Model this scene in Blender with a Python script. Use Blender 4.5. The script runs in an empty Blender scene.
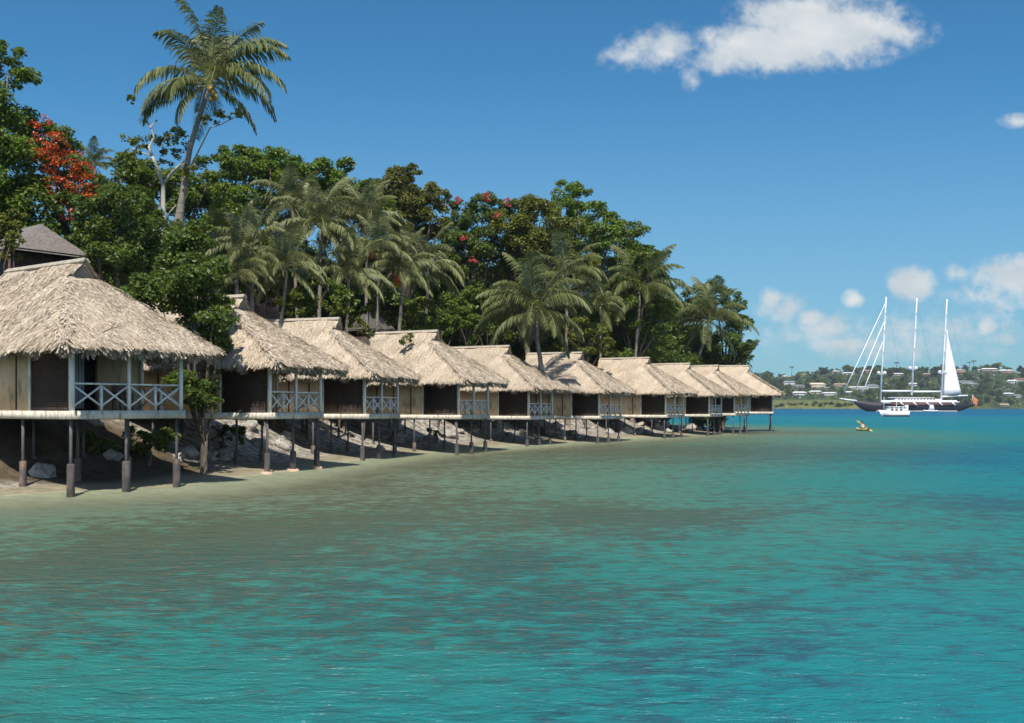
import bpy, math, random
import numpy as np
from mathutils import Vector, Matrix

R = math.radians
random.seed(7)
sc = bpy.context.scene
COL = sc.collection

# ------------------------------------------------------------------ camera
CAMZ, F, HY = 3.0, 1000.0, 406.0
cam_d = bpy.data.cameras.new('camera')
cam = bpy.data.objects.new('camera', cam_d)
COL.objects.link(cam)
cam.location = (0, 0, CAMZ)
cam.rotation_euler = (R(90), 0, 0)
cam_d.sensor_width = 36
cam_d.lens = 36 * F / 1024
cam_d.shift_y = (HY - 361.5) / 1024
cam_d.clip_start = 0.1
cam_d.clip_end = 20000
sc.camera = cam

# ------------------------------------------------------------------ sun, sky
SUN_AZ, SUN_EL = R(-88), R(53)            # azimuth counted from +X
sd = Vector((math.cos(SUN_EL) * math.cos(SUN_AZ), math.cos(SUN_EL) * math.sin(SUN_AZ), math.sin(SUN_EL)))
sun_d = bpy.data.lights.new('sun', 'SUN')
sun_d.energy = 5.0
sun_d.angle = R(0.5)
sun_d.color = (1.0, 0.955, 0.87)
sun = bpy.data.objects.new('sun', sun_d)
COL.objects.link(sun)
sun.location = (-20, -60, 90)
sun.rotation_euler = (-sd).to_track_quat('-Z', 'Y').to_euler()

sc.view_settings.view_transform = 'Standard'
sc.view_settings.look = 'None'
sc.view_settings.gamma = 1
sc.view_settings.use_curve_mapping = False
sc.view_settings.exposure = 0.32
sc.cycles.use_adaptive_sampling = True
sc.cycles.adaptive_threshold = 0.02
sc.cycles.max_bounces = 6
sc.cycles.diffuse_bounces = 3
sc.cycles.glossy_bounces = 2
sc.cycles.transmission_bounces = 3
sc.cycles.transparent_max_bounces = 6
sc.cycles.volume_bounces = 0
sc.cycles.caustics_reflective = False
sc.cycles.caustics_refractive = False


class NT:
    """small helper to write node trees"""
    def __init__(self, tree):
        self.t = tree
        self.n = tree.nodes
        self.l = tree.links

    def add(self, kind, **kw):
        nd = self.n.new(kind)
        for k, v in kw.items():
            setattr(nd, k, v)
        return nd

    def put(self, sock, val):
        if val is None:
            return
        if isinstance(val, bpy.types.NodeSocket):
            self.l.new(val, sock)
        else:
            if sock.type == 'RGBA' and not hasattr(val, '__len__'):
                val = (val, val, val, 1)
            elif sock.type == 'RGBA' and len(val) == 3:
                val = (*val, 1)
            sock.default_value = val

    def math(self, op, a, b=None, c=None, clamp=False):
        nd = self.add('ShaderNodeMath', operation=op, use_clamp=clamp)
        for i, v in enumerate((a, b, c)):
            if v is not None:
                self.put(nd.inputs[i], v)
        return nd.outputs[0]

    def vmath(self, op, a, b=None):
        nd = self.add('ShaderNodeVectorMath', operation=op)
        self.put(nd.inputs[0], a)
        if b is not None:
            self.put(nd.inputs[1], b)
        return nd.outputs['Value'] if op in ('LENGTH', 'DOT_PRODUCT', 'DISTANCE') else nd.outputs[0]

    def mix(self, f, a, b, blend='MIX'):
        nd = self.add('ShaderNodeMix', data_type='RGBA', blend_type=blend)
        nd.clamp_factor = True
        self.put(nd.inputs[0], f)
        self.put(nd.inputs[6], a)
        self.put(nd.inputs[7], b)
        return nd.outputs[2]

    def noise(self, vec, scale, detail=3, rough=.55, dist=0.0):
        nd = self.add('ShaderNodeTexNoise')
        self.put(nd.inputs['Vector'], vec)
        nd.inputs['Scale'].default_value = scale
        nd.inputs['Detail'].default_value = detail
        nd.inputs['Roughness'].default_value = rough
        nd.inputs['Distortion'].default_value = dist
        return nd.outputs[0]

    def step(self, v, lo, hi, a=0.0, b=1.0):
        nd = self.add('ShaderNodeMapRange', interpolation_type='SMOOTHSTEP')
        self.put(nd.inputs[0], v)
        nd.inputs[1].default_value = lo
        nd.inputs[2].default_value = hi
        nd.inputs[3].default_value = a
        nd.inputs[4].default_value = b
        return nd.outputs[0]

    def scale(self, vec, s):
        nd = self.add('ShaderNodeMapping')
        self.put(nd.inputs[0], vec)
        nd.inputs['Scale'].default_value = s
        return nd.outputs[0]

    def ramp(self, v, stops):
        nd = self.add('ShaderNodeValToRGB')
        self.put(nd.inputs[0], v)
        e = nd.color_ramp.elements
        while len(e) < len(stops):
            e.new(0.5)
        for el, (p, c) in zip(e, stops):
            el.position = p
            el.color = (*c, 1)
        return nd.outputs[0]


world = bpy.data.worlds.new('World')
sc.world = world
world.use_nodes = True
W = NT(world.node_tree)
W.n.clear()
sky = W.add('ShaderNodeTexSky', sky_type='NISHITA')
sky.sun_disc = False
sky.sun_elevation = SUN_EL
sky.sun_rotation = R(90) - SUN_AZ
sky.altitude = 1500
sky.air_density = 1.0
sky.dust_density = 0.15
sky.ozone_density = 4.0
SKY_STRENGTH = 0.115
tc = W.add('ShaderNodeTexCoord').outputs['Generated']
sep = W.add('ShaderNodeSeparateXYZ')
W.put(sep.inputs[0], tc)
skytint = W.mix(W.math('MAXIMUM', W.step(sep.outputs[2], .4, .7), W.step(sep.outputs[1], -.3, .5, 1.0, 0.0)), (0.31, .75, .85), (1.12, 1.09, 1.05))  # unseen sky overhead and behind camera is made neutral and brighter to fill shade
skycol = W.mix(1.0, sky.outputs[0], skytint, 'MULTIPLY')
dy = W.math('MAXIMUM', sep.outputs[1], 0.02)
cu = W.math('DIVIDE', sep.outputs[0], dy)
cv = W.math('DIVIDE', sep.outputs[2], dy)
cmb = W.add('ShaderNodeCombineXYZ')
W.put(cmb.inputs[0], cu)
W.put(cmb.inputs[1], cv)
uv = cmb.outputs[0]
n_big = W.noise(uv, 26, 4, .6)
n_fine = W.noise(uv, 75, 5, .62)
n_soft = W.noise(W.scale(uv, (1, 1.8, 1)), 14, 3, .5)
# clouds: centre and half-size in thousandths of the tangent of the view angle, weight, softness
CLOUDS = [(775, 48, 95, 30, 1.0), (830, 30, 95, 40, 1.0), (795, 14, 70, 26, 1.0), (725, 55, 40, 22, .8), (892, 33, 50, 20, .75),
          (660, 47, 48, 26, .62), (628, 58, 34, 16, .45), (690, 78, 14, 16, .45), (1018, 121, 22, 9, .6),
          (911, 284, 27, 20, 1.1), (854, 299, 14, 11, .8), (957, 274, 17, 12, .45), (1012, 276, 44, 25, .9), (985, 293, 36, 12, .4),
          (986, 326, 17, 13, .75), (1004, 338, 26, 9, .4), (812, 318, 18, 12, .95), (826, 328, 52, 20, .55), (790, 308, 42, 20, .45), (840, 345, 80, 12, .5), (772, 300, 16, 14, .6),
          (770, 297, 12, 12, .5), (790, 338, 60, 16, .42), (905, 333, 26, 14, .38), (940, 325, 140, 28, .4), (880, 350, 160, 14, .3), (985, 300, 60, 20, .45)]
acc = None
for (px, py, rx, ry, wt) in CLOUDS:
    d = W.vmath('MULTIPLY', W.vmath('SUBTRACT', uv, ((px - 512) / F, (HY - py) / F, 0)), (F / rx, F / ry, 0))
    m = W.math('MULTIPLY', W.math('SUBTRACT', 1.15, W.vmath('LENGTH', d), clamp=True), wt * 1.25)
    acc = m if acc is None else W.math('MAXIMUM', acc, m)
nz = W.math('ADD', W.math('MULTIPLY', W.math('SUBTRACT', n_big, .5), 1.5), W.math('MULTIPLY', W.math('SUBTRACT', n_fine, .5), .9))
dens = W.math('ADD', acc, W.math('MULTIPLY', nz, W.step(acc, 0.0, .25)))
alpha = W.math('MULTIPLY', W.step(dens, .02, 1.0), .93)
top = W.math('ADD', W.math('MULTIPLY', W.math('SUBTRACT', n_soft, .5), 2.2), .62, clamp=True)
ccol = W.mix(top, (3.7, 4.25, 4.6), (5.8, 5.9, 5.9))
lowhaze = W.math('MULTIPLY', W.step(cv, .0, .36, 1.0, 0.0), .62)
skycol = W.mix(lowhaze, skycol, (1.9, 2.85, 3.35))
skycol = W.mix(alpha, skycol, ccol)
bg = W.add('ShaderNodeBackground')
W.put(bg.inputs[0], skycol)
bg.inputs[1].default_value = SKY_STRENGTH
wo = W.add('ShaderNodeOutputWorld')
W.l.new(bg.outputs[0], wo.inputs[0])

# ------------------------------------------------------------------ helpers
def at(px, py, Y):
    """the point at distance Y seen at photo position px, py"""
    return Vector(((px - 512) / F * Y, Y, CAMZ + (HY - py) / F * Y))


def tag(o, label=None, cat=None, group=None, kind=None):
    for k, v in (('label', label), ('category', cat), ('group', group), ('kind', kind)):
        if v:
            o[k] = v
    return o


def empty(name, loc, rz=0.0):
    o = bpy.data.objects.new(name, None)
    o.empty_display_size = .3
    COL.objects.link(o)
    o.location = loc
    o.rotation_euler = (0, 0, rz)
    return o


def mesh_np(name, V, quads=None, tris=None, shade=None, mats=None, smooth=False, extra=None):
    me = bpy.data.meshes.new(name)
    V = np.asarray(V, dtype=np.float32)
    me.vertices.add(len(V))
    me.vertices.foreach_set('co', V.ravel())
    nq = 0 if quads is None else len(quads)
    ntr = 0 if tris is None else len(tris)
    idx, starts, tot = [], [], []
    if nq:
        q = np.asarray(quads, dtype=np.int32)
        idx.append(q.ravel())
        starts.append(np.arange(nq) * 4)
        tot.append(np.full(nq, 4))
    if ntr:
        t = np.asarray(tris, dtype=np.int32)
        idx.append(t.ravel())
        starts.append(nq * 4 + np.arange(ntr) * 3)
        tot.append(np.full(ntr, 3))
    idx = np.concatenate(idx)
    me.loops.add(len(idx))
    me.loops.foreach_set('vertex_index', idx.astype(np.int32))
    me.polygons.add(nq + ntr)
    me.polygons.foreach_set('loop_start', np.concatenate(starts).astype(np.int32))
    me.polygons.foreach_set('loop_total', np.concatenate(tot).astype(np.int32))
    if smooth:
        me.polygons.foreach_set('use_smooth', np.ones(nq + ntr, dtype=bool))
    for an, av in (extra or {}).items():
        a = me.attributes.new(an, 'FLOAT', 'POINT')
        a.data.foreach_set('value', np.asarray(av, dtype=np.float32))
    if shade is not None:
        a = me.attributes.new('shade', 'FLOAT', 'POINT')
        a.data.foreach_set('value', np.asarray(shade, dtype=np.float32))
    me.update(calc_edges=True)
    me.validate()
    if mats is not None:
        me.materials.append(mats)
    return me


def link(name, me, parent=None, loc=(0, 0, 0)):
    o = bpy.data.objects.new(name, me)
    COL.objects.link(o)
    o.location = loc
    if parent is not None:
        o.parent = parent
    return o


class MB:
    """collects simple solids into one mesh"""
    def __init__(self):
        self.v, self.q, self.t = [], [], []

    def box(self, c, s, rz=0.0, taper=1.0):
        cx, cy, cz = c
        hx, hy, hz = s[0] / 2, s[1] / 2, s[2] / 2
        b = len(self.v)
        ca, sa = math.cos(rz), math.sin(rz)
        for z, k in ((-hz, 1.0), (hz, taper)):
            for x, y in ((-hx, -hy), (hx, -hy), (hx, hy), (-hx, hy)):
                x *= k
                y *= k
                self.v.append((cx + x * ca - y * sa, cy + x * sa + y * ca, cz + z))
        self.q += [(b, b + 3, b + 2, b + 1), (b + 4, b + 5, b + 6, b + 7), (b, b + 1, b + 5, b + 4), (b + 1, b + 2, b + 6, b + 5),
                   (b + 2, b + 3, b + 7, b + 6), (b + 3, b, b + 4, b + 7)]
        return self

    def beam(self, p0, p1, w, h=None, up=(0, 0, 1)):
        h = h or w
        p0, p1 = Vector(p0), Vector(p1)
        d = (p1 - p0).normalized()
        u = Vector(up)
        if abs(d.dot(u)) > .98:
            u = Vector((0, 1, 0))
        s = d.cross(u).normalized()
        u = s.cross(d).normalized()
        b = len(self.v)
        for p in (p0, p1):
            for i, j in ((-1, -1), (1, -1), (1, 1), (-1, 1)):
                self.v.append(tuple(p + s * (i * w / 2) + u * (j * h / 2)))
        self.q += [(b, b + 3, b + 2, b + 1), (b + 4, b + 5, b + 6, b + 7), (b, b + 1, b + 5, b + 4), (b + 1, b + 2, b + 6, b + 5),
                   (b + 2, b + 3, b + 7, b + 6), (b + 3, b, b + 4, b + 7)]
        return self

    def tube(self, pts, rad, seg=8, cap=True):
        pts = [Vector(p) for p in pts]
        n = len(pts)
        if not hasattr(rad, '__len__'):
            rad = [rad] * n
        b = len(self.v)
        prev = None
        for i, p in enumerate(pts):
            d = (pts[min(i + 1, n - 1)] - pts[max(i - 1, 0)]).normalized()
            if prev is None:
                s = d.cross(Vector((0, 1, 0)) if abs(d.y) < .9 else Vector((1, 0, 0))).normalized()
            else:
                s = (prev - d * prev.dot(d)).normalized()
            prev = s
            u = d.cross(s)
            for k in range(seg):
                a = 2 * math.pi * k / seg
                self.v.append(tuple(p + (s * math.cos(a) + u * math.sin(a)) * rad[i]))
        for i in range(n - 1):
            for k in range(seg):
                k2 = (k + 1) % seg
                self.q.append((b + i * seg + k, b + i * seg + k2, b + (i + 1) * seg + k2, b + (i + 1) * seg + k))
        if cap:
            for base, p, flip in ((b, pts[0], 1), (b + (n - 1) * seg, pts[-1], 0)):
                c = len(self.v)
                self.v.append(tuple(p))
                for k in range(seg):
                    k2 = (k + 1) % seg
                    self.t.append((c, base + k2, base + k) if flip else (c, base + k, base + k2))
        return self

    def ball(self, c, r, seg=10, rings=6):
        if not hasattr(r, '__len__'):
            r = (r, r, r)
        b = len(self.v)
        for i in range(rings + 1):
            t = math.pi * i / rings
            for k in range(seg):
                a = 2 * math.pi * k / seg
                self.v.append((c[0] + r[0] * math.sin(t) * math.cos(a), c[1] + r[1] * math.sin(t) * math.sin(a), c[2] + r[2] * math.cos(t)))
        for i in range(rings):
            for k in range(seg):
                k2 = (k + 1) % seg
                self.q.append((b + i * seg + k, b + (i + 1) * seg + k, b + (i + 1) * seg + k2, b + i * seg + k2))
        return self

    def poly(self, pts):
        b = len(self.v)
        self.v += [tuple(p) for p in pts]
        if len(pts) == 4:
            self.q.append((b, b + 1, b + 2, b + 3))
        else:
            for i in range(1, len(pts) - 1):
                self.t.append((b, b + i, b + i + 1))
        return self

    def build(self, name, mat, parent=None, loc=(0, 0, 0), smooth=False):
        me = mesh_np(name, self.v, self.q or None, self.t or None, mats=mat, smooth=smooth)
        return link(name, me, parent, loc)


# ------------------------------------------------------------------ materials
def new_mat(name):
    m = bpy.data.materials.new(name)
    m.use_nodes = True
    n = NT(m.node_tree)
    n.n.clear()
    out = n.add('ShaderNodeOutputMaterial')
    return m, n, out


def principled(n, col, rough=.6, spec=.4, bump=None, bstr=.3, bdist=.02, metallic=0.0):
    p = n.add('ShaderNodeBsdfPrincipled')
    n.put(p.inputs['Base Color'], col)
    n.put(p.inputs['Roughness'], rough)
    n.put(p.inputs['Specular IOR Level'], spec)
    n.put(p.inputs['Metallic'], metallic)
    if bump is not None:
        b = n.add('ShaderNodeBump')
        b.inputs['Strength'].default_value = bstr
        b.inputs['Distance'].default_value = bdist
        n.put(b.inputs['Height'], bump)
        n.l.new(b.outputs[0], p.inputs['Normal'])
    return p


def mat_noise(name, c0, c1, scale=4, stretch=(1, 1, 1), rough=.7, spec=.3, bstr=.25, detail=4, stain=None, coord='Object'):
    m, n, out = new_mat(name)
    co = n.add('ShaderNodeTexCoord').outputs[coord]
    v = n.scale(co, stretch)
    f = n.noise(v, scale, detail, .6)
    col = n.mix(n.step(f, .28, .72), c0, c1)
    if stain:
        f2 = n.noise(n.scale(co, stain[2]), stain[1], 4, .65)
        col = n.mix(n.step(f2, .5, .72), col, stain[0])
    p = principled(n, col, rough, spec, f, bstr, .02)
    n.l.new(p.outputs[0], out.inputs[0])
    return m


def mat_leaf(name, stops, trans=.4, rough=.45, spec=.35):
    m, n, out = new_mat(name)
    a = n.add('ShaderNodeAttribute', attribute_name='shade').outputs['Fac']
    col = n.ramp(a, stops)
    p = principled(n, col, rough, spec)
    t = n.add('ShaderNodeBsdfTranslucent')
    n.put(t.inputs[0], n.mix(.5, col, (0.16, 0.2, 0.02), 'MIX'))
    mx = n.add('ShaderNodeMixShader')
    mx.inputs[0].default_value = trans
    n.l.new(p.outputs[0], mx.inputs[1])
    n.l.new(t.outputs[0], mx.inputs[2])
    n.l.new(mx.outputs[0], out.inputs[0])
    return m


def mat_thatch():
    m, n, out = new_mat('thatch')
    a = n.add('ShaderNodeAttribute', attribute_name='shade').outputs['Fac']
    co = n.add('ShaderNodeTexCoord').outputs['Object']
    patch = n.noise(co, .55, 3, .6)
    v = n.math('ADD', n.math('MULTIPLY', a, .8), n.math('MULTIPLY', n.math('SUBTRACT', patch, .5), .85), clamp=True)
    col = n.ramp(v, [(0, (.16, .115, .08)), (.16, (.40, .315, .22)), (.5, (.62, .515, .39)), (.8, (.73, .63, .50)), (1, (.79, .70, .58))])
    oi = n.add('ShaderNodeObjectInfo').outputs['Random']
    col = n.mix(n.math('MULTIPLY', oi, .22), col, (.42, .36, .29))
    grey = n.noise(n.scale(co, (1.6, 1.6, .35)), .9, 5, .7)
    col = n.mix(n.step(grey, .5, .75, 0, .5), col, (.33, .30, .26))
    fine = n.noise(n.scale(co, (1, 1, .4)), 30, 2, .5)
    col = n.mix(n.step(fine, .35, .8, 0, .3), col, (.2, .14, .1))
    p = principled(n, col, .85, .15, fine, .3, .01)
    n.l.new(p.outputs[0], out.inputs[0])
    return m


M = {}
M['thatch'] = mat_thatch()
M['ridge'] = mat_noise('ridge_capping', (.26, .225, .18), (.44, .385, .31), 7, (1, 1, 1), .85)
M['gablet'] = mat_noise('woven_gable', (.16, .14, .12), (.27, .24, .21), 9, (1, 1, 4), .85)
M['white'] = mat_noise('white_paint', (.76, .74, .70), (.86, .84, .80), 3, (1, 1, .4), .5, .4, .1, stain=((.5, .48, .43), 5, (1, 1, .3)))
M['fascia'] = mat_noise('weathered_fascia', (.52, .47, .38), (.68, .62, .52), 2.5, (1, 1, .6), .75, .25, .2, stain=((.24, .2, .15), 6, (1.5, 1.5, .35)))
M['wallpanel'] = mat_noise('tan_wall_panel', (.56, .40, .25), (.66, .48, .31), 1.5, (1, 1, .5), .75, .25, .15, stain=((.3, .23, .15), 2, (1, 1, .4)))
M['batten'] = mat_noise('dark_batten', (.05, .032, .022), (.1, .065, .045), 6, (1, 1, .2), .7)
M['shutter'] = mat_noise('brown_shutter', (.035, .022, .015), (.085, .055, .036), 6, (1, 1, 2), .6)
M['deck'] = mat_noise('deck_boards', (.2, .16, .12), (.3, .25, .19), 4, (6, 1, 1), .75)
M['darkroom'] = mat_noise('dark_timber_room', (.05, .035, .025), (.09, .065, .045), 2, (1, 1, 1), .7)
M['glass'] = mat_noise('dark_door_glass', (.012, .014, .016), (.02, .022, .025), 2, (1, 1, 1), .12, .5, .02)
M['curtain'] = mat_noise('curtain', (.42, .42, .46), (.52, .52, .55), 8, (8, 8, .1), .9, .1)
M['pile'] = mat_noise('grey_pile', (.06, .055, .055), (.13, .12, .12), 5, (1, 1, .3), .7)
M['sleeve'] = mat_noise('concrete_sleeve', (.07, .063, .062), (.125, .112, .108), 3, (1, 1, .6), .85, .2, .3, stain=((.3, .17, .1), 3, (1, 1, .8)))
M['footing'] = mat_noise('footing_stone', (.42, .29, .2), (.58, .42, .3), 4, (1, 1, 1), .85)
M['rock'] = mat_noise('coral_rock', (.24, .22, .19), (.48, .44, .385), 1.6, (1, 1, 1), .9, .2, .8, 6, stain=((.13, .12, .1), 2.5, (1, 1, 1)))
M['trunk'] = mat_noise('bark', (.07, .055, .04), (.16, .13, .1), 5, (1, 1, .3), .9)
M['paletrunk'] = mat_noise('pale_bark', (.3, .27, .23), (.47, .43, .38), 2, (1, 1, .4), .8)
M['palmtrunk'] = mat_noise('palm_trunk', (.13, .11, .092), (.27, .235, .2), 4, (.4, .4, 3), .9, .2, .4)
M['shingle'] = mat_noise('grey_shingle', (.13, .11, .097), (.22, .195, .175), 6, (1, 1, 2), .85)
M['oldthatch'] = mat_noise('old_grey_thatch', (.07, .062, .052), (.13, .115, .1), 6, (1, 1, 2), .9)
M['timber'] = mat_noise('brown_timber', (.1, .06, .05), (.19, .12, .095), 4, (1, 1, .2), .75)
M['coconut'] = mat_noise('coconut', (.32, .2, .04), (.5, .34, .09), 5, (1, 1, 1), .6)
M['redfruit'] = mat_noise('red_fruit', (.5, .05, .012), (.7, .12, .03), 9, (1, 1, 1), .5)

L = {
    'bright': mat_leaf('leaf_bright', [(0, (0.055, 0.09, 0.01)), (.5, (0.13, 0.215, 0.024)), (1, (0.23, 0.3, 0.05))]),
    'mid': mat_leaf('leaf_mid', [(0, (0.046, 0.075, 0.01)), (.5, (0.115, 0.175, 0.024)), (1, (0.205, 0.26, 0.046))]),
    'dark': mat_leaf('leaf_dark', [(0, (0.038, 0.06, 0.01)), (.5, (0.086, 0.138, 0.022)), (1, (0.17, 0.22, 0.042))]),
    'olive': mat_leaf('leaf_olive', [(0, (0.068, 0.078, 0.01)), (.5, (0.155, 0.17, 0.026)), (1, (0.24, 0.25, 0.055))]),
    'brownish': mat_leaf('leaf_brownish', [(0, (0.06, 0.064, 0.013)), (.5, (0.13, 0.136, 0.027)), (1, (0.21, 0.205, 0.05))]),
    'yellow': mat_leaf('leaf_yellow', [(0, (.05, .066, .009)), (.5, (.115, .14, .02)), (1, (.2, .22, .04))]),
    'red': mat_leaf('flower_red', [(0, (.26, .022, .006)), (.5, (.52, .06, .014)), (1, (.68, .16, .035))], .2),
    'pink': mat_leaf('flower_pink', [(0, (.35, .03, .05)), (.5, (.55, .08, .09)), (1, (.65, .2, .16))], .2),
    'palm': mat_leaf('palm_leaf', [(0, (.06, .066, .02)), (.5, (.135, .158, .055)), (1, (.29, .30, .15))], .28, .5, .25),
    'palmgrey': mat_leaf('palm_leaf_grey', [(0, (.06, .068, .024)), (.5, (.19, .205, .085)), (1, (.34, .34, .18))], .26, .5, .25),
    'palmyellow': mat_leaf('palm_leaf_yellow', [(0, (.08, .075, .012)), (.5, (.19, .19, .04)), (1, (.33, .32, .08))], .28),
    'far': mat_leaf('leaf_far', [(0, (.018, .034, .017)), (.5, (.042, .068, .027)), (1, (.085, .11, .045))], .15),
}

# ------------------------------------------------------------------ terrain
def shore_at(px, py):
    Y = CAMZ * F / (py - HY)
    return ((px - 512) / F * Y, Y)


SHORE = [(-160, -60), (-100, -12), (-62, 14), (-40, 24), (-26, 29.5)] + [shore_at(*p) for p in
         ((0, 497), (70, 493.5), (180, 487.5), (260, 475.5), (330, 465), (400, 455), (480, 448.5), (560, 442.5), (640, 437.5), (700, 434))]
SHORE += [(22.5, 113), (24, 121), (23, 131), (17, 150), (-6, 185), (-70, 230), (-300, 300), (-1200, 380)]
LAND = np.array(SHORE + [(-3000, 380), (-3000, -200), (-300, -200)], dtype=float)


def signed_dist(x, y):
    """distance to the shoreline, positive on land (arrays)"""
    p = np.stack([x, y], -1)
    best = np.full(x.shape, 1e9)
    S = np.array(SHORE)
    for i in range(len(S) - 1):
        a, b = S[i], S[i + 1]
        ab = b - a
        t = np.clip(((p - a) @ ab) / (ab @ ab), 0, 1)
        q = a + t[..., None] * ab
        best = np.minimum(best, np.hypot(*(np.moveaxis(p - q, -1, 0))))
    ins = np.zeros(x.shape, dtype=bool)
    n = len(LAND)
    for i in range(n):
        x1, y1 = LAND[i]
        x2, y2 = LAND[(i + 1) % n]
        if y1 == y2:
            continue
        c = ((y1 > y) != (y2 > y)) & (x < (x2 - x1) * (y - y1) / (y2 - y1) + x1)
        ins ^= c
    return np.where(ins, best, -best)


def lump(x, y):
    return (np.sin(x * .9 + 1.3 * np.sin(y * .37)) * np.cos(y * .8 + .7 * np.sin(x * .53)) * .5
            + np.sin(x * 2.3 + y * 1.1) * np.cos(y * 2.0 - x * .7) * .22 + np.sin(x * .21 + 2) * np.cos(y * .17) * .9)


def ground_z(x, y):
    x = np.asarray(x, dtype=float)
    y = np.asarray(y, dtype=float)
    d = signed_dist(x, y)
    z = np.interp(d, [-900, -250, -100, -45, -32, -25, -18, -11, -6, -2.5, 0, 2.6, 4.2, 7.5, 10, 18, 30, 60, 110, 400],
                  [-9, -6.5, -4.6, -3.8, -2.7, -1.75, -1.2, -.8, -.45, -.16, 0.0, .22, .5, 2.1, 3.3, 5.6, 8.0, 11.5, 13, 14])
    amp = np.interp(d, [-40, -8, 0, 3, 6, 14, 60], [.25, .06, .03, .1, .38, .6, .9])
    bar = np.exp(-((y - 225) / 85) ** 2) * np.clip((x - 35) / 30, 0, 1)
    z = np.where(d < 0, z * (1 - .36 * bar), z)
    return z + amp * lump(x, y), d


def axis(lo, hi, step, far_lo, far_hi):
    a = list(np.arange(lo, hi + 1e-6, step))
    s, p = step, lo
    left = []
    while p > far_lo:
        s *= 1.22
        p -= s
        left.append(max(p, far_lo))
    s, p = step, a[-1]
    right = []
    while p < far_hi:
        s *= 1.22
        p += s
        right.append(min(p, far_hi))
    return np.array(left[::-1] + a + right)


def grid(xs, ys):
    gx, gy = np.meshgrid(xs, ys)
    nx, ny = len(xs), len(ys)
    i = np.arange((ny - 1) * nx).reshape(ny - 1, nx)[:, :-1].ravel()
    return gx.ravel(), gy.ravel(), np.stack([i, i + 1, i + 1 + nx, i + nx], -1)


gx, gy, gq = grid(axis(-46, 34, .55, -6000, 6000), axis(6, 128, .6, -300, 7000))
gz, gd = ground_z(gx, gy)


def weed_field(x, y):
    """where the reef and weed beds lie: (photo place, half sizes in metres, strength)"""
    w = np.full_like(x, -.03)
    for (px, py, rx, ry, s) in ((330, 485, 3.5, 4, .16), (450, 466, 5, 7, .14), (560, 454, 6, 9, .14), (640, 447, 8, 10, .06), (200, 520, 2.5, 3, .12), (120, 560, 3.0, 5.0, .34), (330, 530, 3.6, 5.0, .24), (250, 610, 2.2, 2.2, .14), (420, 600, 2.2, 2.4, .16), (430, 500, 3.5, 5.0, .18),
                                (645, 518, 3.4, 3.4, .42), (500, 562, 1.5, 1.9, .34), (590, 610, 1.3, 1.3, .16), (770, 608, .8, .5, .40), (785, 645, .8, .6, .30), (560, 650, 1.0, .7, .2),
                                (880, 610, .8, .6, .2), (960, 560, 2.2, 2.0, .2), (790, 432, 8, 12, .35), (900, 452, 22, 20, .2), (720, 452, 9, 8, .12), (1010, 505, 5, 4, .2), (640, 450, 7, 8, .05),
                                (880, 480, 7, 5, -.22), (830, 535, 3, 2.5, -.16), (130, 690, 1.6, 1.6, -.34), (330, 712, 1.4, 1.2, -.22), (560, 690, .8, .6, .16), (790, 690, .7, .5, .14), (930, 690, 1.5, 1.5, -.2),
                                (10, 512, 2.6, 2.0, -.4), (900, 420, 220, 70, -1.2), (520, 480, 5, 5, -.06), (1000, 600, 1.2, 1.2, -.12)):
        Y = CAMZ * F / (py - HY)
        X = (px - 512) / F * Y
        w = w + s * np.exp(-((x - X) / rx) ** 2 - ((y - Y) / ry) ** 2)
    return w


def weed_pattern(n, g, sdist, weed):
    n1 = n.noise(n.scale(g, (.62, 1.0, 1)), .5, 6, .7, .7)
    n2 = n.noise(g, 1.7, 5, .65)
    n3 = n.noise(g, 9, 4, .6)
    n4 = n.noise(n.scale(g, (.5, 1.0, 1)), 5.0, 4, .68)
    mixd = n.math('ADD', n.math('ADD', n1, n.math('MULTIPLY', n.math('SUBTRACT', n2, .5), .95)), n.math('MULTIPLY', n.math('SUBTRACT', n4, .5), 1.0))
    wf = n.step(n.math('ADD', mixd, weed), .43, .72)
    deep = n.step(n.math('ADD', sdist, n.math('MULTIPLY', n2, 2.0)), -2.8, -.3, 1, 0)
    return n.math('MULTIPLY', wf, deep), n2, n3, n4


def mat_ground():
    m, n, out = new_mat('sand_and_seabed')
    g = n.add('ShaderNodeNewGeometry').outputs['Position']
    sdist = n.add('ShaderNodeAttribute', attribute_name='shore').outputs['Fac']
    weed = n.add('ShaderNodeAttribute', attribute_name='weed').outputs['Fac']
    wf, n2, n3, n4 = weed_pattern(n, g, sdist, weed)
    sand = n.mix(n.step(n2, .3, .7), (.25, .235, .155), (.34, .32, .22))
    sand = n.mix(n.step(n3, .45, .75, 0, .5), sand, (.25, .225, .14))
    bed = n.mix(n.math('MULTIPLY', wf, .93), sand, n.mix(n.step(n3, .35, .65), (.06, .055, .03), (.21, .15, .07)))
    # dry land: pale coral rubble at the foot, brown litter higher
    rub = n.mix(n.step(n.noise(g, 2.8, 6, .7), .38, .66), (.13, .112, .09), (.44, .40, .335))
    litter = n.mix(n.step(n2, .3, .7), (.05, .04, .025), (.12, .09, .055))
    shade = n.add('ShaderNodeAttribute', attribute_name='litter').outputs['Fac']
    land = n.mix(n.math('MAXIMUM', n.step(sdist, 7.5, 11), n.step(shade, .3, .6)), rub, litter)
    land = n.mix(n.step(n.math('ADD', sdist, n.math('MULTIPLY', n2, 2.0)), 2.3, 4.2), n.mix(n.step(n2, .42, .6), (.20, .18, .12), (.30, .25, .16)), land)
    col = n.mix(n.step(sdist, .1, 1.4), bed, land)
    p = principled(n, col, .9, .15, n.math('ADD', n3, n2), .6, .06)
    n.l.new(p.outputs[0], out.inputs[0])
    return m


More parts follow.
